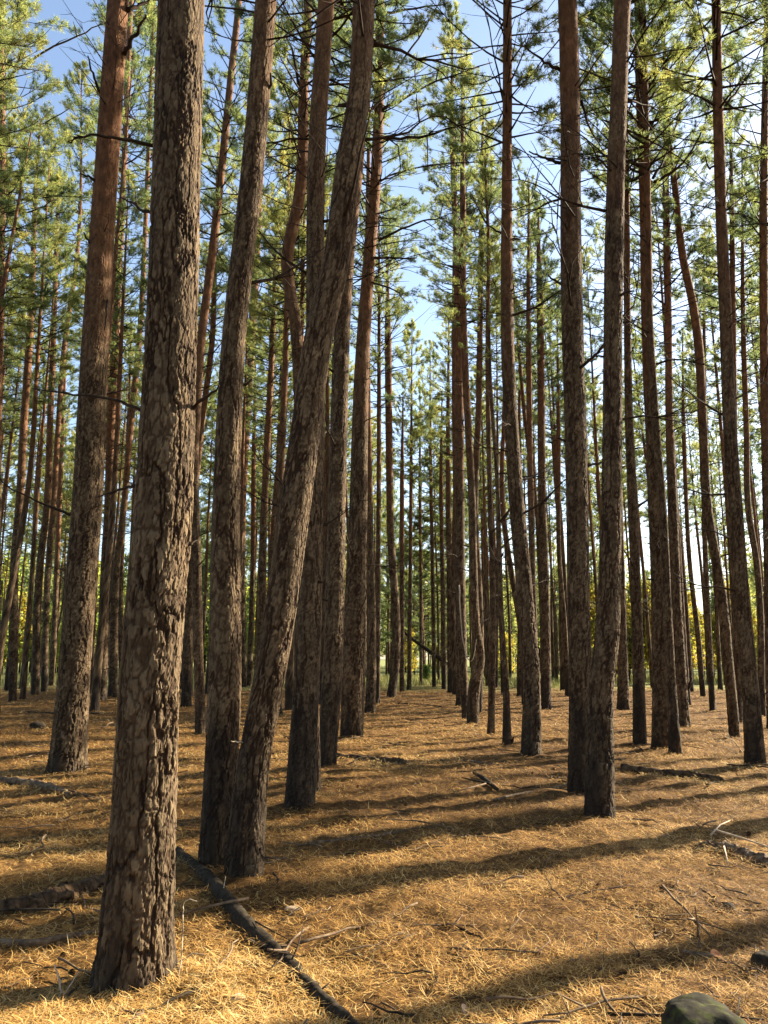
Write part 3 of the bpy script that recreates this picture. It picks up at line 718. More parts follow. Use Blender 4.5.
# ------------------------------------------------------------------ clearing edge: young broadleaf trees, bushy pine, sapling
def leafy_mesh(name, seed, h, rad, nl, size, mats, stems=3, low=.15):
    r = np.random.default_rng(seed); acc = Acc()
    P, A = [], []
    for s in range(stems):
        az = r.uniform(0, 6.28); t = np.linspace(0, 1, 6)
        sp = rad * r.uniform(.1, .45)
        S = np.stack([np.cos(az) * sp * t ** 1.5, np.sin(az) * sp * t ** 1.5, t * h * r.uniform(.8, 1)], -1) + np.r_[0, 0, 0]
        for q in range(int(nl / stems / 14)):
            u = r.uniform(low, 1); p = np.array([np.interp(u, t, S[:, k]) for k in range(3)])
            a2 = r.uniform(0, 6.28); ll = rad * r.uniform(.2, .9) * (1.15 - u) ** .6
            e = p + np.array([math.cos(a2) * ll, math.sin(a2) * ll, ll * r.uniform(.1, .8)])
            acc.tube(np.stack([p, (p + e) / 2 + r.normal(0, .04, 3), e]), [.012, .008, .004], 3, 0, cap=False)
            for k in range(14):
                P.append(p + (e - p) * r.uniform(.25, 1.05) + r.normal(0, .09, 3))
    P = np.array(P); n = len(P)
    D = unit(r.normal(0, 1, (n, 3))); S_ = unit(np.cross(D, r.normal(0, 1, (n, 3))))
    sz = size * r.uniform(.6, 1.2, (n, 1))
    V = np.stack([P - S_ * sz * .35, P + D * sz * .5, P + S_ * sz * .35, P - D * sz * .5], 1).reshape(-1, 3)
    tone = np.repeat(np.clip(.5 + .25 * np.sin(P[:, 2] * 2.1 + P[:, 0] * 3) + r.normal(0, .15, n), 0, 1), 4)
    acc.add(V, [np.arange(n * 4).reshape(-1, 4)], 1, tone)
    st = Acc()
    r = np.random.default_rng(seed)
    for s in range(stems):
        az = r.uniform(0, 6.28); t = np.linspace(0, 1, 6); sp = rad * r.uniform(.1, .45)
        st.tube(np.stack([np.cos(az) * sp * t ** 1.5, np.sin(az) * sp * t ** 1.5, t * h * .95], -1), np.linspace(.04, .008, 6) * h / 4, 5, 0)
    return acc.mesh('crown', mats), st.mesh('trunk', [M_LIMB])
M_LIME = mat_leaf('lime_leaves',
    [(0, (.06, .10, .02)), (.5, (.13, .17, .03)), (1, (.3, .28, .05))],
    [(0, (.25, .36, .06)), (.5, (.45, .54, .09)), (1, (.7, .64, .12))], .58)
LT = [leafy_mesh('crown', 90 + i, 4.6 + i * .7, 1.3, 3000, .15, [M_LIMB, M_LIME], 3, .08) for i in range(2)]
YT = [leafy_mesh('crown', 70 + i, 4.2 + i * .5, 1.4, 2600, .16, [M_LIMB, M_YLEAF]) for i in range(3)]
GT = [leafy_mesh('crown', 80 + i, 3.6 + i * .6, 1.4, 2600, .16, [M_LIMB, M_GLEAF]) for i in range(2)]
def leafy(px, Y, s, pair, name, label, cat, group, yaw):
    p = at(px, 650, Y); x = p[0]
    root = link(name, None, None, (x, Y, float(gh(x, Y, False)))); tag(root, label, cat, group)
    root.scale = (s, s, s); root.rotation_euler = (0, 0, yaw)
    link('crown', pair[0], root); link('trunk', pair[1], root)
    return root
k = 0
for px in (588, 600, 612, 628, 641, 652, 664, 692, 705, 722, 736, 752, 765, 780):
    leafy(px + rng.normal(0, 3), rng.uniform(47, 55), rng.uniform(.95, 1.4), YT[k % 3], 'young_broadleaf_tree', 'yellow-leaved young tree at the clearing edge behind the right-hand pines', 'young tree', 'yellow young trees behind the right pines', rng.uniform(0, 6)); k += 1
for px in (412, 436, 455, 486, 497, 512):
    leafy(px + rng.normal(0, 4), rng.uniform(56, 70), rng.uniform(.7, 1.0), YT[k % 3], 'young_broadleaf_tree', 'pale yellow young tree in the clearing at the end of the lane', 'young tree', 'yellow young trees at the lane end', rng.uniform(0, 6)); k += 1
for px in (-22, -8, 6, 20, 34, 48, 62, 76, 92, 106, 120, 140, 168, 190, 205, 222, 240, 256, 270, 288, 305, 322, 340, 356):
    leafy(px + rng.normal(0, 4), rng.uniform(60, 76), rng.uniform(1.2, 2.3), (LT[k % 2], LT[k % 2], LT[1 - k % 2], YT[k % 3], GT[k % 2])[k % 5], 'young_broadleaf_tree', 'low leafy young tree beyond the dense pines on the left', 'young tree', 'young trees beyond the left pines', rng.uniform(0, 6)); k += 1
leafy(426, 46, .34, GT[0], 'sapling', 'small bright green sapling at the end of the lane', 'sapling', None, 1.0)
leafy(500, 50, .3, GT[1], 'shrub', 'low green shrub in the clearing seen right of the lane row', 'shrub', None, 2.0)
# bushy dark pine at the lane end
def bushy(px, Y, s, label, crown):
    x = at(px, 650, Y)[0]; root = link('bushy_pine', None, None, (x, Y, float(gh(x, Y, False)))); tag(root, label, 'pine tree')
    root.scale = (s, s, s); link('trunk', FARTR[2][0], root).scale = (1, 1, .55)
    c = link('crown', CROWNS[crown][0], root, (0, 0, 2.6)); c.scale = (1.35, 1.35, .82); c.rotation_euler = (0, 0, 1.3)
bushy(424, 49, 1.1, 'bushy dark low-crowned pine closing the end of the lane', 8)
bushy(410, 54, 1.0, 'lower bushy pine beside the dark pine that closes the lane', 8)
bushy(445, 58, 1.15, 'bushy pine half hidden behind the right lane row at its end', 0)

# the far wood behind the clearing
def distant_wood():
    r = np.random.default_rng(5); P, T, A = [], [], Acc()
    for i in range(520):
        y = r.uniform(72, 150); x = r.uniform(-.62, .62) * y
        h = r.uniform(7, 12) * (1.35 if x < 0 else 1.12); rad = r.uniform(1.2, 2.2)
        n = 240
        u = r.uniform(.12, 1, n) ** .8
        rr = rad * (1.05 - u) ** .6 * np.sqrt(r.uniform(.05, 1, n)); a = r.uniform(0, 6.28, n)
        P.append(np.stack([x + rr * np.cos(a), y + rr * np.sin(a), u * h], -1)); T.append(np.clip(r.normal(.42 if r.random() < .7 else .75, .12) + r.normal(0, .1, n), 0, 1))
        A.tube(np.array([[x, y, -.2], [x, y, h * .9]]), [.11, .03], 5, 0)
    P = np.concatenate(P); T = np.concatenate(T)
    V, f, t = tufts(P, np.tile([0, 0, 1.0], (len(P), 1)), T, r, 5, .62, .13, 1.2)
    A.add(V, [f], 1, t)
    tag(link('distant_wood', A.mesh('distant_wood', [M_LIMB, M_NEEDLE])), 'mixed low wood closing the view beyond the clearing', 'wood', None, 'stuff')
distant_wood()

MOUNDS.extend(MOUNDS_LATER)
# ------------------------------------------------------------------ the forest floor
def ground_sheet():
    ys = np.concatenate([np.arange(-300, -6, 20), np.arange(-6, 3, .4), np.arange(3, 7, .03), np.arange(7, 12, .05), np.arange(12, 25, .12), np.arange(25, 60, .5), np.arange(60, 900, 20)])
    h = np.concatenate([np.arange(0, 3.5, .04), np.arange(3.5, 7, .08), np.arange(7, 15, .2), np.arange(15, 45, 1), np.arange(45, 800, 25)])
    xs = np.concatenate([-h[:0:-1], h])
    X, Yg = np.meshgrid(xs, ys)
    Z = gh(X, Yg)
    V = np.stack([X, Yg, Z], -1).reshape(-1, 3); n, m = len(ys), len(xs)
    i = np.arange(n - 1)[:, None] * m; j = np.arange(m - 1)[None, :]
    q = np.stack([i + j, i + j + 1, i + m + j + 1, i + m + j], -1).reshape(-1, 4)
    o = link('ground', mesh_np('ground', V, [q], [M_GROUND])); tag(o, 'forest floor of brown fallen pine needles', 'ground', None, 'structure')
ground_sheet()

def strips(name, X, Yp, Z0, L, W, yaw, pit, tone, mat, label, cat, curve=.08, rng=R):
    """thin bent blades: two quads... one quad and a tip"""
    n = len(X)
    d = np.stack([np.cos(yaw) * np.cos(pit), np.sin(yaw) * np.cos(pit), np.sin(pit)], -1)
    s = np.stack([-np.sin(yaw), np.cos(yaw), np.zeros(n)], -1) * (W * .5)[:, None]
    up = np.array([0, 0, 1.0]); b = rng.normal(0, curve, (n, 1)); side = np.stack([-np.sin(yaw), np.cos(yaw), np.zeros(n)], -1)
    P0 = np.stack([X, Yp, Z0], -1); mid = P0 + d * (L * .5)[:, None] + (up * .03 * L[:, None]) + side * b * L[:, None]; tip = P0 + d * L[:, None]
    V = np.stack([P0 - s, P0 + s, mid - s * .9, mid + s * .9, tip], 1).reshape(-1, 3)
    i = np.arange(n) * 5
    q = np.stack([i, i + 1, i + 3, i + 2], -1); t = np.stack([i + 2, i + 3, i + 4], -1)
    o = link(name, mesh_np(name, V, [q, t], [mat], None, {'tone': np.repeat(tone, 5)}, True))
    tag(o, label, cat, None, 'stuff'); return o

def litter():
    n = 600000
    # density falls with distance so that far blades do not pile up
    y = 3.0 + 15.0 * R.uniform(0, 1, n) ** 1.9
    x = (R.uniform(-1, 1, n)) * (y * .56 + .5)
    cl = vnoise(x / .5, y / .5, 0, 31) + .6 * vnoise(x / .16, y / .16, 0, 32)
    keep = R.uniform(-1.2, .9, n) < cl
    x, y, cl = x[keep], y[keep], cl[keep]; n = len(x)
    far = np.clip(y / 6, 1, 3)
    L = R.uniform(.03, .095, n); W = R.uniform(.0016, .0036, n) * far
    yaw = R.uniform(0, 6.28, n); pit = np.abs(R.normal(.06, .2, n))
    z = gh(x, y) + R.uniform(-.004, .03, n) * (1 + .6 * cl)
    patch = vnoise(x / .8, y / .8, 0, 33) + .8 * vnoise(x / 2.2, y / 2.2, 0, 34)
    tone = np.clip(R.normal(.5, .2, n) + .26 * patch - .38 * (R.random(n) < .25) + .3 * (R.random(n) < .12), 0, 1)
    strips('needle_litter', x, y, z, L, W, yaw, pit, tone, M_LITTER, 'loose golden pine needles covering the forest floor', 'pine needles')
    # taller dry straw tussocks
    n = 4000
    cx = R.uniform(-1, 1, 520); cyy = 3.2 + 9 * R.uniform(0, 1, 520) ** 1.6; cx = cx * (cyy * .55)
    k = R.integers(0, 520, n); x = cx[k] + R.normal(0, .09, n); y = cyy[k] + R.normal(0, .09, n)
    L = R.uniform(.05, .13, n); W = R.uniform(.0022, .004, n) * np.clip(y / 6, 1, 2)
    strips('dry_grass', x, y, gh(x, y), L, W, R.uniform(0, 6.28, n), R.uniform(.1, .9, n), np.clip(R.normal(.8, .12, n), 0, 1), M_LITTER, 'pale dry straw among the fallen needles', 'dry grass', .25)
    # the same needles farther off, in loose wisps
    n = 150000
    y = R.uniform(13, 44, n); x = R.uniform(-1, 1, n) * (y * .56 + .5)
    cl = vnoise(x / .9, y / .9, 0, 35) + .6 * vnoise(x / .3, y / .3, 0, 36); keep = R.uniform(-1.8, 1.0, n) < cl
    x, y = x[keep], y[keep]; n = len(x)
    strips('needle_litter', x, y, gh(x, y) + R.uniform(0, .03, n), R.uniform(.08, .2, n), R.uniform(.007, .014, n) * y / 20, R.uniform(0, 6.28, n), np.abs(R.normal(.05, .15, n)), np.clip(R.normal(.5, .22, n), 0, 1), M_LITTER, 'brown pine needles on the floor under the farther pines', 'pine needles')
    # grass of the clearing
    n = 40000
    y = R.uniform(36, 62, n); x = R.uniform(-.56, .56, n) * y
    keep = (vnoise(x / 4, y / 4, 0, 41) + (y - 43) / 5) > 0
    x, y = x[keep], y[keep]; n = len(x)
    strips('grass', x, y, gh(x, y, False) - .02, R.uniform(.2, .5, n), R.uniform(.02, .05, n), R.uniform(0, 6.28, n), R.uniform(.8, 1.5, n), np.clip(R.normal(.5, .22, n), 0, 1), M_GRASS, 'yellow-green grass of the clearing beyond the pines', 'grass')
litter()

# ------------------------------------------------------------------ fallen wood and small things on the floor
def fallen(name, label, cat, pts, rads, mat, twigs=(), lift=.3, seg=None, seed=0, rough=.12, group=None, lim=None):
    """a log or stick lying through ground points of the photo; pts (px,py), rads metres"""
    r = np.random.default_rng(seed + 40)
    seg = 32 if name == 'fallen_log' else 12
    G = np.array([ground(*p) for p in pts]); n = len(G)
    rad = np.array(rads, float) if len(np.shape(rads)) else np.full(n, rads)
    m = max(14, n * (22 if seg > 20 else 7)); s = np.linspace(0, n - 1, m); ix = np.arange(n)
    Q = np.stack([hermite(s, ix, G[:, k]) if n > 2 else np.interp(s, ix, G[:, k]) for k in range(3)], -1)
    rr = np.interp(s, ix, rad)
    Q[:, 2] = gh(Q[:, 0], Q[:, 1], False) + rr * lift
    Q += r.normal(0, 1, (m, 3)) * rr[:, None] * (.03 if seg > 20 else .05)
    base = Q[m // 2].copy(); base[2] = float(gh(base[0], base[1], False))
    acc = Acc(); acc.tube(Q - base, rr, seg, 0)
    V = acc.V[0]; k = vnoise(V[:, 0] / .09, V[:, 1] / .05, V[:, 2] / .04, seed + 3) * (.6 if seg > 20 else 0) + vnoise(V[:, 0] / .05, V[:, 1] / .05, V[:, 2] / .05, seed) * .5 + vnoise(V[:, 0] / .015, V[:, 1] / .015, V[:, 2] / .015, seed + 1) * .3
    c = np.repeat(Q - base, seg, 0)
    acc.V[0] = V + (V - c) * (k * rough * 2)[:, None]
    root = link(name, acc.mesh(name, [mat]), None, base); tag(root, label, cat, group)
    for tw in twigs:
        T = np.array([ground(*p) for p in tw[0]]); T[:, 2] += np.array(tw[1]); T -= base
        a2 = Acc(); w = tw[2]; a2.tube(T, np.linspace(w, w * .4, len(T)), 6, 0)
        link('twig', a2.mesh('twig', [tw[3] if len(tw) > 3 else mat]), root)
    return root

fallen('fallen_branch', 'long dark fallen branch lying beside the slanting pine base', 'branch', [(178, 858), (210, 885), (240, 922), (275, 955), (310, 992), (340, 1018), (362, 1036)], [.058, .05, .045, .041, .036, .03, .024], M_DARKWOOD, lift=.42, rough=.22,
       twigs=[([(240, 922), (262, 935), (300, 950)], [.05, .05, .02], .006), ([(222, 905), (225, 893)], [.05, .1], .004, M_PALEWOOD), ([(290, 972), (298, 966), (303, 958)], [.04, .1, .16], .006), ([(262, 942), (252, 938)], [.03, .08], .009), ([(318, 1000), (330, 996)], [.03, .06], .006)])
fallen('fallen_log', 'rotten bark-covered log half sunk in needles left of the thickest pine', 'log', [(-25, 922), (20, 912), (60, 900), (95, 887), (140, 876)], [.075, .075, .065, .055, .045], M_ROTWOOD, lift=.2, seg=18, rough=.3, seed=2)
fallen('fallen_branch', 'thin curved dead branch below the rotten log', 'branch', [(-10, 945), (30, 946), (60, 940), (98, 933)], [.022, .02, .016, .01], M_GREYWOOD, lift=.7, seed=3)
fallen('fallen_log', 'dark broken log with pale sticks near the right edge', 'log', [(696, 850), (712, 852), (740, 858), (775, 868)], [.03, .055, .055, .045], M_GREYWOOD, lift=.5, seed=4, rough=.3,
       twigs=[([(716, 848), (745, 856), (780, 866)], [.14, .13, .11], .010, M_PALEWOOD), ([(712, 852), (722, 845), (732, 843)], [.13, .16, .18], .008, M_PALEWOOD), ([(725, 860), (729, 870)], [.1, .02], .008, M_PALEWOOD)])
fallen('fallen_log', 'dark log lying behind the close thick pair on the right', 'log', [(622, 769), (650, 773), (688, 776), (722, 781)], [.055, .052, .045, .035], M_ROTWOOD, lift=.4, seed=5, rough=.25)
fallen('fallen_log', 'dark log across the lane beside the sunlit-edged pine', 'log', [(336, 758), (365, 761), (395, 764), (408, 767)], [.045, .05, .06, .045], M_ROTWOOD, lift=.4, seed=6, rough=.3)
fallen('forked_branch', 'black forked dead branch piece lying in the lane', 'branch', [(474, 774), (484, 781), (497, 791)], [.018, .028, .022], M_DARKWOOD, lift=1.0, seed=7,
       twigs=[([(490, 788), (470, 783), (462, 780)], [.05, .04, .03], .014), ([(486, 788), (465, 792), (453, 794)], [.05, .03, .02], .01, M_GREYWOOD)])
fallen('fallen_branch', 'long thin fallen branch lying across the lane floor', 'branch', [(308, 846), (345, 842), (378, 837), (410, 830), (438, 826)], [.02, .018, .014, .009, .006], M_GREYWOOD, lift=.8, seed=8,
       twigs=[([(372, 838), (395, 848), (420, 854)], [.02, .02, .01], .006), ([(425, 828), (436, 832), (444, 838)], [.02, .02, .01], .005)])
fallen('fallen_log', 'low fallen log in the sun below the stubby pine', 'log', [(-8, 780), (20, 784), (48, 789), (70, 795)], [.035, .05, .045, .02], M_GREYWOOD, lift=.5, seed=9, rough=.25,
       twigs=[([(60, 790), (90, 798), (114, 806)], [.03, .02, .01], .009)])
fallen('fallen_branch', 'thin dark branch lying far back behind the stubby pine', 'branch', [(28, 713), (60, 714), (96, 714), (118, 713)], [.03, .03, .03, .02], M_DARKWOOD, lift=.6, seed=10)
fallen('fallen_branch', 'slim stick lying across the far end of the lane', 'branch', [(398, 704), (420, 705), (442, 707)], [.03, .03, .02], M_DARKWOOD, lift=.6, seed=12)
fallen('fallen_branch', 'slim stick on the lane beyond the forked piece', 'branch', [(440, 762), (468, 762), (500, 766)], [.02, .02, .012], M_GREYWOOD, lift=.6, seed=13)
fallen('fallen_branch', 'stick lying left of the close thick pair of pines', 'branch', [(494, 801), (515, 796), (545, 790), (572, 784)], [.014, .016, .014, .01], M_GREYWOOD, lift=.7, seed=14)
fallen('fallen_branch', 'pale stick lying in the sun left of the orange leaf', 'branch', [(683, 953), (700, 956), (714, 957)], [.011, .011, .008], M_GREYWOOD, lift=.7, seed=15)
fallen('fallen_branch', 'short bright stick at the right edge near the broken log', 'branch', [(741, 895), (752, 893), (764, 892)], [.012, .012, .009], M_PALEWOOD, lift=.8, seed=16)
fallen('fallen_branch', 'brown stick lying in front of the dark fallen branch tip', 'branch', [(338, 950), (360, 958), (388, 968)], [.01, .01, .007], M_GREYWOOD, lift=.8, seed=17)
fallen('fallen_branch', 'stick lying in shade under the broken log', 'branch', [(660, 890), (685, 894), (708, 900)], [.014, .013, .01], M_DARKWOOD, lift=.7, seed=18)
fallen('fallen_branch', 'stick lying at the foot of the far left stand', 'branch', [(284, 738), (300, 741), (290, 744)], [.03, .04, .03], M_DARKWOOD, lift=.6, seed=19)
fallen('fallen_branch', 'pale stick behind the foot of the slim snaggy pine', 'branch', [(690, 724), (720, 728), (738, 730)], [.02, .02, .015], M_GREYWOOD, lift=.6, seed=20)

# leaning dead trunk at the lane end
def leaning():
    Y = 40.0
    P = np.array([at(398, 628, Y), at(415, 641, Y), at(432, 653, Y), at(447, 664, Y - .5)])
    s = np.linspace(0, 3, 16); Q = np.stack([np.interp(s, range(4), P[:, k]) for k in range(3)], -1)
    base = Q[-1].copy(); a = Acc(); a.tube(Q - base, np.linspace(.07, .11, 16), 8, 0)
    tag(link('leaning_dead_trunk', a.mesh('leaning_dead_trunk', [M_DARKWOOD]), None, base), 'bare dead trunk propped slantwise across the lane end', 'dead trunk')
leaning()

# standing dry stalks
def stalk(name, label, lines, mat, cat='twig'):
    g = ground(*lines[0][0][0]); base = np.array([g[0], g[1], float(gh(g[0], g[1]))]); Y = base[1]
    a = Acc()
    for pts, r, dy in lines:
        P = np.array([at(px, py, Y + dy * i / max(1, len(pts) - 1)) for i, (px, py) in enumerate(pts)]) - base
        s = np.linspace(0, len(P) - 1, len(P) * 4); Q = np.stack([np.interp(s, range(len(P)), P[:, k]) for k in range(3)], -1)
        Q += np.random.default_rng(3).normal(0, r * .3, Q.shape)
        a.tube(Q, np.linspace(r, r * .5, len(Q)), 6, 0)
    tag(link(name, a.mesh(name, [mat]), None, base), label, cat)
stalk('dry_stalk', 'thin bent dry stalk rising right of the thickest pine base', [([(178, 985), (182, 950), (183, 915), (184, 902), (190, 899), (197, 901)], .0035, .0)], M_PALEWOOD, 'stalk')
stalk('upright_twig', 'single brown twig sticking up from the needles near the orange leaf', [([(700, 950), (698, 930), (695, 906)], .006, .02)], M_GREYWOOD)
stalk('forked_twig', 'pale forked twig standing in shade left of the thickest pine', [([(61, 1002), (60, 985), (57, 972), (55, 965)], .006, 0), ([(61, 1000), (70, 985), (79, 972)], .004, .03), ([(60, 984), (63, 978)], .004, 0)], M_PALEWOOD)
stalk('dry_twigs_clump', 'clump of pale dry twigs at the foot of the stout pine', [([(742, 752), (735, 742), (722, 735)], .008, -.2), ([(744, 754), (752, 742), (768, 738)], .007, -.1), ([(738, 755), (728, 747), (716, 745)], .006, 0), ([(746, 760), (758, 752), (770, 750)], .006, -.2), ([(735, 748), (730, 738), (727, 732)], .006, .1)], M_PALEWOOD, 'twigs')

# mossy stone
M_STONE = None
def stone():
    m, nt, N, Lk = newmat('mossy_stone')
    out = N('ShaderNodeOutputMaterial'); bs = N('ShaderNodeBsdfPrincipled'); tc = N('ShaderNodeTexCoord')
    n = N('ShaderNodeTexNoise'); n.inputs['Scale'].default_value = 16; n.inputs['Detail'].default_value = 8; Lk(tc.outputs['Object'], n.inputs['Vector'])
    r = ramp(N, [(.36, (.014, .013, .009)), (.5, (.032, .028, .018)), (.6, (.045, .05, .014)), (.8, (.09, .083, .045))]); Lk(n.outputs['Fac'], r.inputs[0]); Lk(r.outputs[0], bs.inputs['Base Color'])
    bp = N('ShaderNodeBump'); bp.inputs['Strength'].default_value = .6; bp.inputs['Distance'].default_value = .01; Lk(n.outputs['Fac'], bp.inputs['Height']); Lk(bp.outputs[0], bs.inputs['Normal'])
    bs.inputs['Roughness'].default_value = .92; bs.inputs['Specular IOR Level'].default_value = .15; Lk(bs.outputs[0], out.inputs[0])
    def rock(px, py, rx, ry, rz, seed, name, label, cat, mat, sink=.25):
        g = ground(px, py)
        nu, nv = 48, 26
        U, Vv = np.meshgrid(np.arange(nu) / nu * 2 * math.pi, np.linspace(-math.pi / 2, math.pi / 2, nv))
        d = np.stack([np.cos(Vv) * np.cos(U), np.cos(Vv) * np.sin(U), np.sin(Vv)], -1)
        d = np.sign(d) * np.abs(d) ** .85
        k = 1 + .16 * vnoise(d[..., 0] * 1.6, d[..., 1] * 1.6, d[..., 2] * 1.6, seed) + .05 * vnoise(d[..., 0] * 6, d[..., 1] * 6, d[..., 2] * 6, seed + 1)
        P = d * k[..., None] * np.array([rx, ry, rz]); P[..., 2] += rz * (1 - sink * 2)
        i = np.arange(nv - 1)[:, None] * nu; j = np.arange(nu)[None, :]; kk = (j + 1) % nu
        q = np.stack([i + j, i + kk, i + nu + kk, i + nu + j], -1).reshape(-1, 4)
        tag(link(name, mesh_np(name, P.reshape(-1, 3), [q], [mat]), None, (g[0], g[1], float(gh(g[0], g[1], False)))), label, cat)
    rock(706, 1044, .155, .15, .10, 3, 'stone', 'dark mossy stone half buried at the lower right', 'stone', m)
    rock(766, 968, .07, .05, .05, 5, 'charred_wood_chunk', 'small black chunk of charred wood by the right edge', 'wood chunk', M_DARKWOOD)
    rock(237, 1001, .035, .03, .02, 8, 'stone', 'small pale stone on needles right of the dry stalk', 'stone', M_PALEWOOD)
    rock(292, 910, .045, .03, .015, 9, 'bark_chip', 'pale flat bark chip lying left of the lane sunlight', 'bark chip', M_PALEWOOD)
    rock(37, 729, .16, .12, .10, 10, 'stump', 'dark rotten stump lump left of the stubby pine', 'stump', M_DARKWOOD)
    rock(727, 913, .05, .04, .04, 11, 'bark_chunk', 'dark bark chunk beneath the broken log', 'bark chunk', M_DARKWOOD)
    rock(714, 909, .04, .035, .035, 12, 'bark_chunk', 'small bark chunk left of the chunk beneath the broken log', 'bark chunk', M_DARKWOOD)
    rock(574, 995, .035, .025, .02, 13, 'bark_chunk', 'blackish bark fragment on open needles in the lower middle', 'bark chunk', M_DARKWOOD)
stone()

# leaves lying on the needles
def leaf(px, py, size, col, label, yaw, seed):
    m, nt, N, Lk = newmat('fallen_leaf'); out = N('ShaderNodeOutputMaterial'); bs = N('ShaderNodeBsdfPrincipled'); bs.inputs['Base Color'].default_value = (*col, 1); bs.inputs['Roughness'].default_value = .6; Lk(bs.outputs[0], out.inputs[0])
    g = ground(px, py); t = np.linspace(0, 1, 9); w = np.sin(t * math.pi) ** .7 * .38
    L_, C_, R_ = [np.stack([(t - .5) * size, k * w * size, .25 * size * (np.abs(k) * w * 1.5 + .4 * (t - .5) ** 2) ], -1) for k in (-1, 0, 1)]
    V = np.concatenate([L_, C_, R_]); i = np.arange(8)
    q = np.concatenate([np.stack([i, i + 1, i + 10, i + 9], -1), np.stack([i + 9, i + 10, i + 19, i + 18], -1)])
    o = link('fallen_leaf', mesh_np('fallen_leaf', V, [q], [m]), None, (g[0], g[1], float(gh(g[0], g[1])) + .02)); o.rotation_euler = (.5, .1, yaw)
    tag(o, label, 'leaf')
leaf(716, 955, .07, (.5, .16, .03), 'bright orange leaf on needles above the mossy stone', .4, 1)
leaf(467, 1015, .09, (.3, .17, .08), 'brown curled leaf at the bottom between branch and stone', 1.2, 2)
leaf(80, 1000, .07, (.45, .19, .06), 'rusty orange leaf beside the pale forked twig', 2.0, 3)
leaf(722, 920, .05, (.42, .16, .04), 'orange leaf beside the bark chunk near the broken log', 2.6, 4)

# scattered small twigs and cones
def twig_mesh(seed):
    r = np.random.default_rng(seed); a = Acc(); l = r.uniform(.15, .5); t = np.linspace(-.5, .5, 7)
    P = np.stack([t * l, r.normal(0, .012, 7).cumsum(), .006 + np.abs(r.normal(0, .008, 7))], -1)
    a.tube(P, np.linspace(.006, .0025, 7), 5, 0)
    if r.random() < .6:
        k = 4; a.tube(np.stack([P[k], P[k] + np.array([.06, .05 * r.choice([-1, 1]), .02]), P[k] + np.array([.12, .09 * r.choice([-1, 1]), .02])]), [.004, .003, .002], 4, 0)
    return a
TW = [[twig_mesh(500 + i).mesh('fallen_twig', [m]) for i in range(5)] for m in (M_GREYWOOD, M_DARKWOOD)]
for i in range(270):
    y = 3.3 + 17 * rng.uniform(0, 1) ** 1.7; x = rng.uniform(-.54, .54) * y
    dark = int(rng.random() < .5)
    o = link('fallen_twig', TW[dark][rng.integers(0, 5)], None, (x, y, float(gh(x, y)) + .012))
    o.rotation_euler = (rng.normal(0, .08), rng.normal(0, .08), rng.uniform(0, 6.28)); s = rng.uniform(.6, 1.3) * (1 + .04 * y); o.scale = (s, s, s)
    tag(o, ('greyish thin twig lying loose on the pine needles', 'dark thin twig lying loose on the pine needles')[dark], 'twig', ('greyish twigs on the floor', 'dark twigs on the floor')[dark])
def cone_mesh():
    a = Acc(); n = 70
    a.tube(np.array([[0, 0, 0], [.015, 0, 0], [.035, 0, 0], [.05, 0, 0]]), [.010, .013, .010, .004], 8, 0)
    for i in range(n):
        t = i / n; th = i * 2.39996; rr = .021 * math.sin(math.pi * (.18 + .78 * t)) ; x = .003 + .046 * t
        c = np.array([x, rr * math.cos(th), rr * math.sin(th)]); d = np.array([.35, math.cos(th), math.sin(th)]); d /= np.linalg.norm(d)
        s = np.array([0, -math.sin(th), math.cos(th)]) * .005
        b = np.array([x - .002, .008 * math.cos(th), .008 * math.sin(th)])
        a.add(np.stack([b - s, b + s, c + s, c - s, c + d * .006]), [np.array([[0, 1, 2, 3]]), np.array([[3, 2, 4]])], 0)
    return a.mesh('pine_cone', [M_ROTWOOD], False)
CONE = cone_mesh()
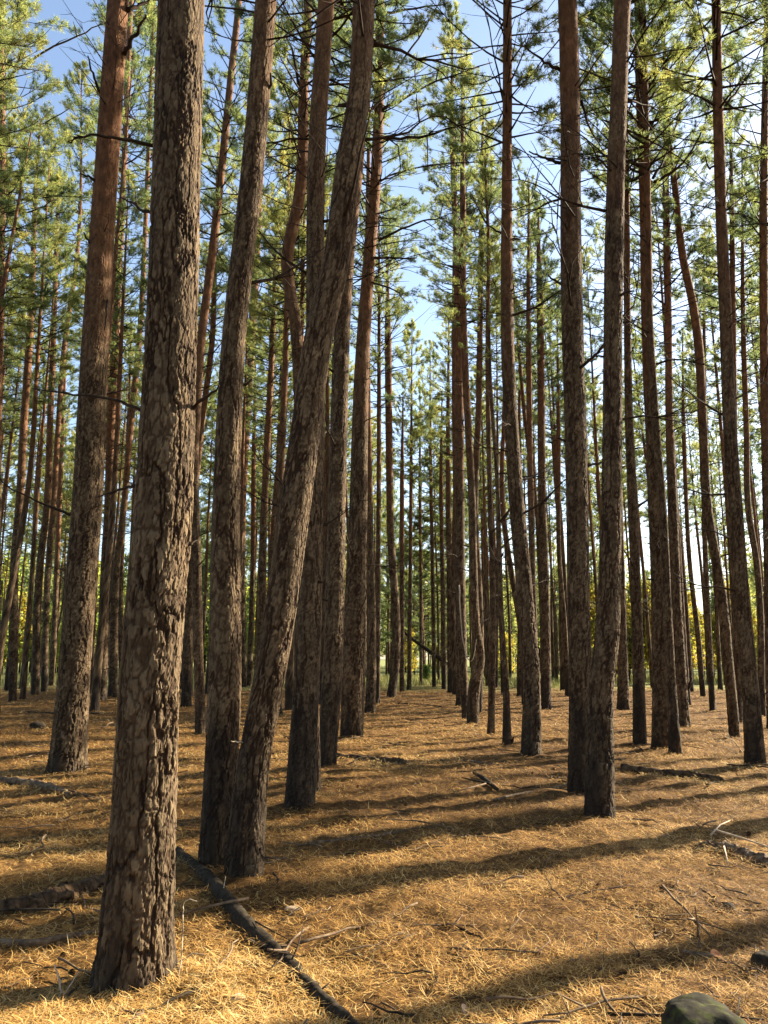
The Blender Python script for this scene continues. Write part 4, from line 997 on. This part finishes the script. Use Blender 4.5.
for i in range(34):
    y = 3.4 + 12 * rng.uniform(0, 1) ** 1.5; x = rng.uniform(-.54, .54) * y
    o = link('pine_cone', CONE, None, (x, y, float(gh(x, y)) + .016)); o.rotation_euler = (rng.uniform(0, 6), rng.uniform(-.4, .4), rng.uniform(0, 6.28)); s = rng.uniform(.55, .8); o.scale = (s, s, s)
    tag(o, 'small dark pine cone lying among the needles', 'pine cone', 'pine cones on the floor')

# ------------------------------------------------------------------ light, sky, camera
w = bpy.data.worlds.new('World'); sc.world = w; w.use_nodes = True
nt = w.node_tree; bg = nt.nodes['Background']
sky = nt.nodes.new('ShaderNodeTexSky'); sky.sky_type = 'NISHITA'; sky.sun_disc = False
sky.sun_elevation = SUN_EL; sky.sun_rotation = math.pi / 2 - SUN_AZ
sky.air_density = 1.0; sky.dust_density = 1.1; sky.ozone_density = 1.0
hs = nt.nodes.new('ShaderNodeHueSaturation'); hs.inputs['Saturation'].default_value = .95; nt.links.new(sky.outputs[0], hs.inputs['Color']); nt.links.new(hs.outputs[0], bg.inputs[0]); bg.inputs[1].default_value = .085
sun = bpy.data.lights.new('sun', 'SUN'); sun.energy = 5.0; sun.angle = math.radians(.5); sun.color = (1, .87, .66)
so = bpy.data.objects.new('sun', sun); COL.objects.link(so)
sd = Vector((math.cos(SUN_EL) * math.cos(SUN_AZ), math.cos(SUN_EL) * math.sin(SUN_AZ), math.sin(SUN_EL)))
so.rotation_euler = sd.to_track_quat('Z', 'Y').to_euler()

cam = bpy.data.cameras.new('camera'); cam.sensor_fit = 'VERTICAL'; cam.sensor_height = 36; cam.lens = F / 1024 * 36
cam.clip_start = .05; cam.clip_end = 3000
co = bpy.data.objects.new('camera', cam); COL.objects.link(co); co.location = (0, 0, CAM_H); co.rotation_euler = (math.pi / 2 + PITCH, 0, 0)
sc.camera = co

sc.render.engine = 'CYCLES'
sc.cycles.use_denoising = True
sc.cycles.max_bounces = 8; sc.cycles.diffuse_bounces = 4; sc.cycles.transmission_bounces = 4
sc.cycles.sample_clamp_indirect = 6
vs = sc.view_settings
vs.view_transform = 'Standard'; vs.look = 'None'; vs.gamma = 1; vs.use_curve_mapping = False; vs.exposure = 2.05
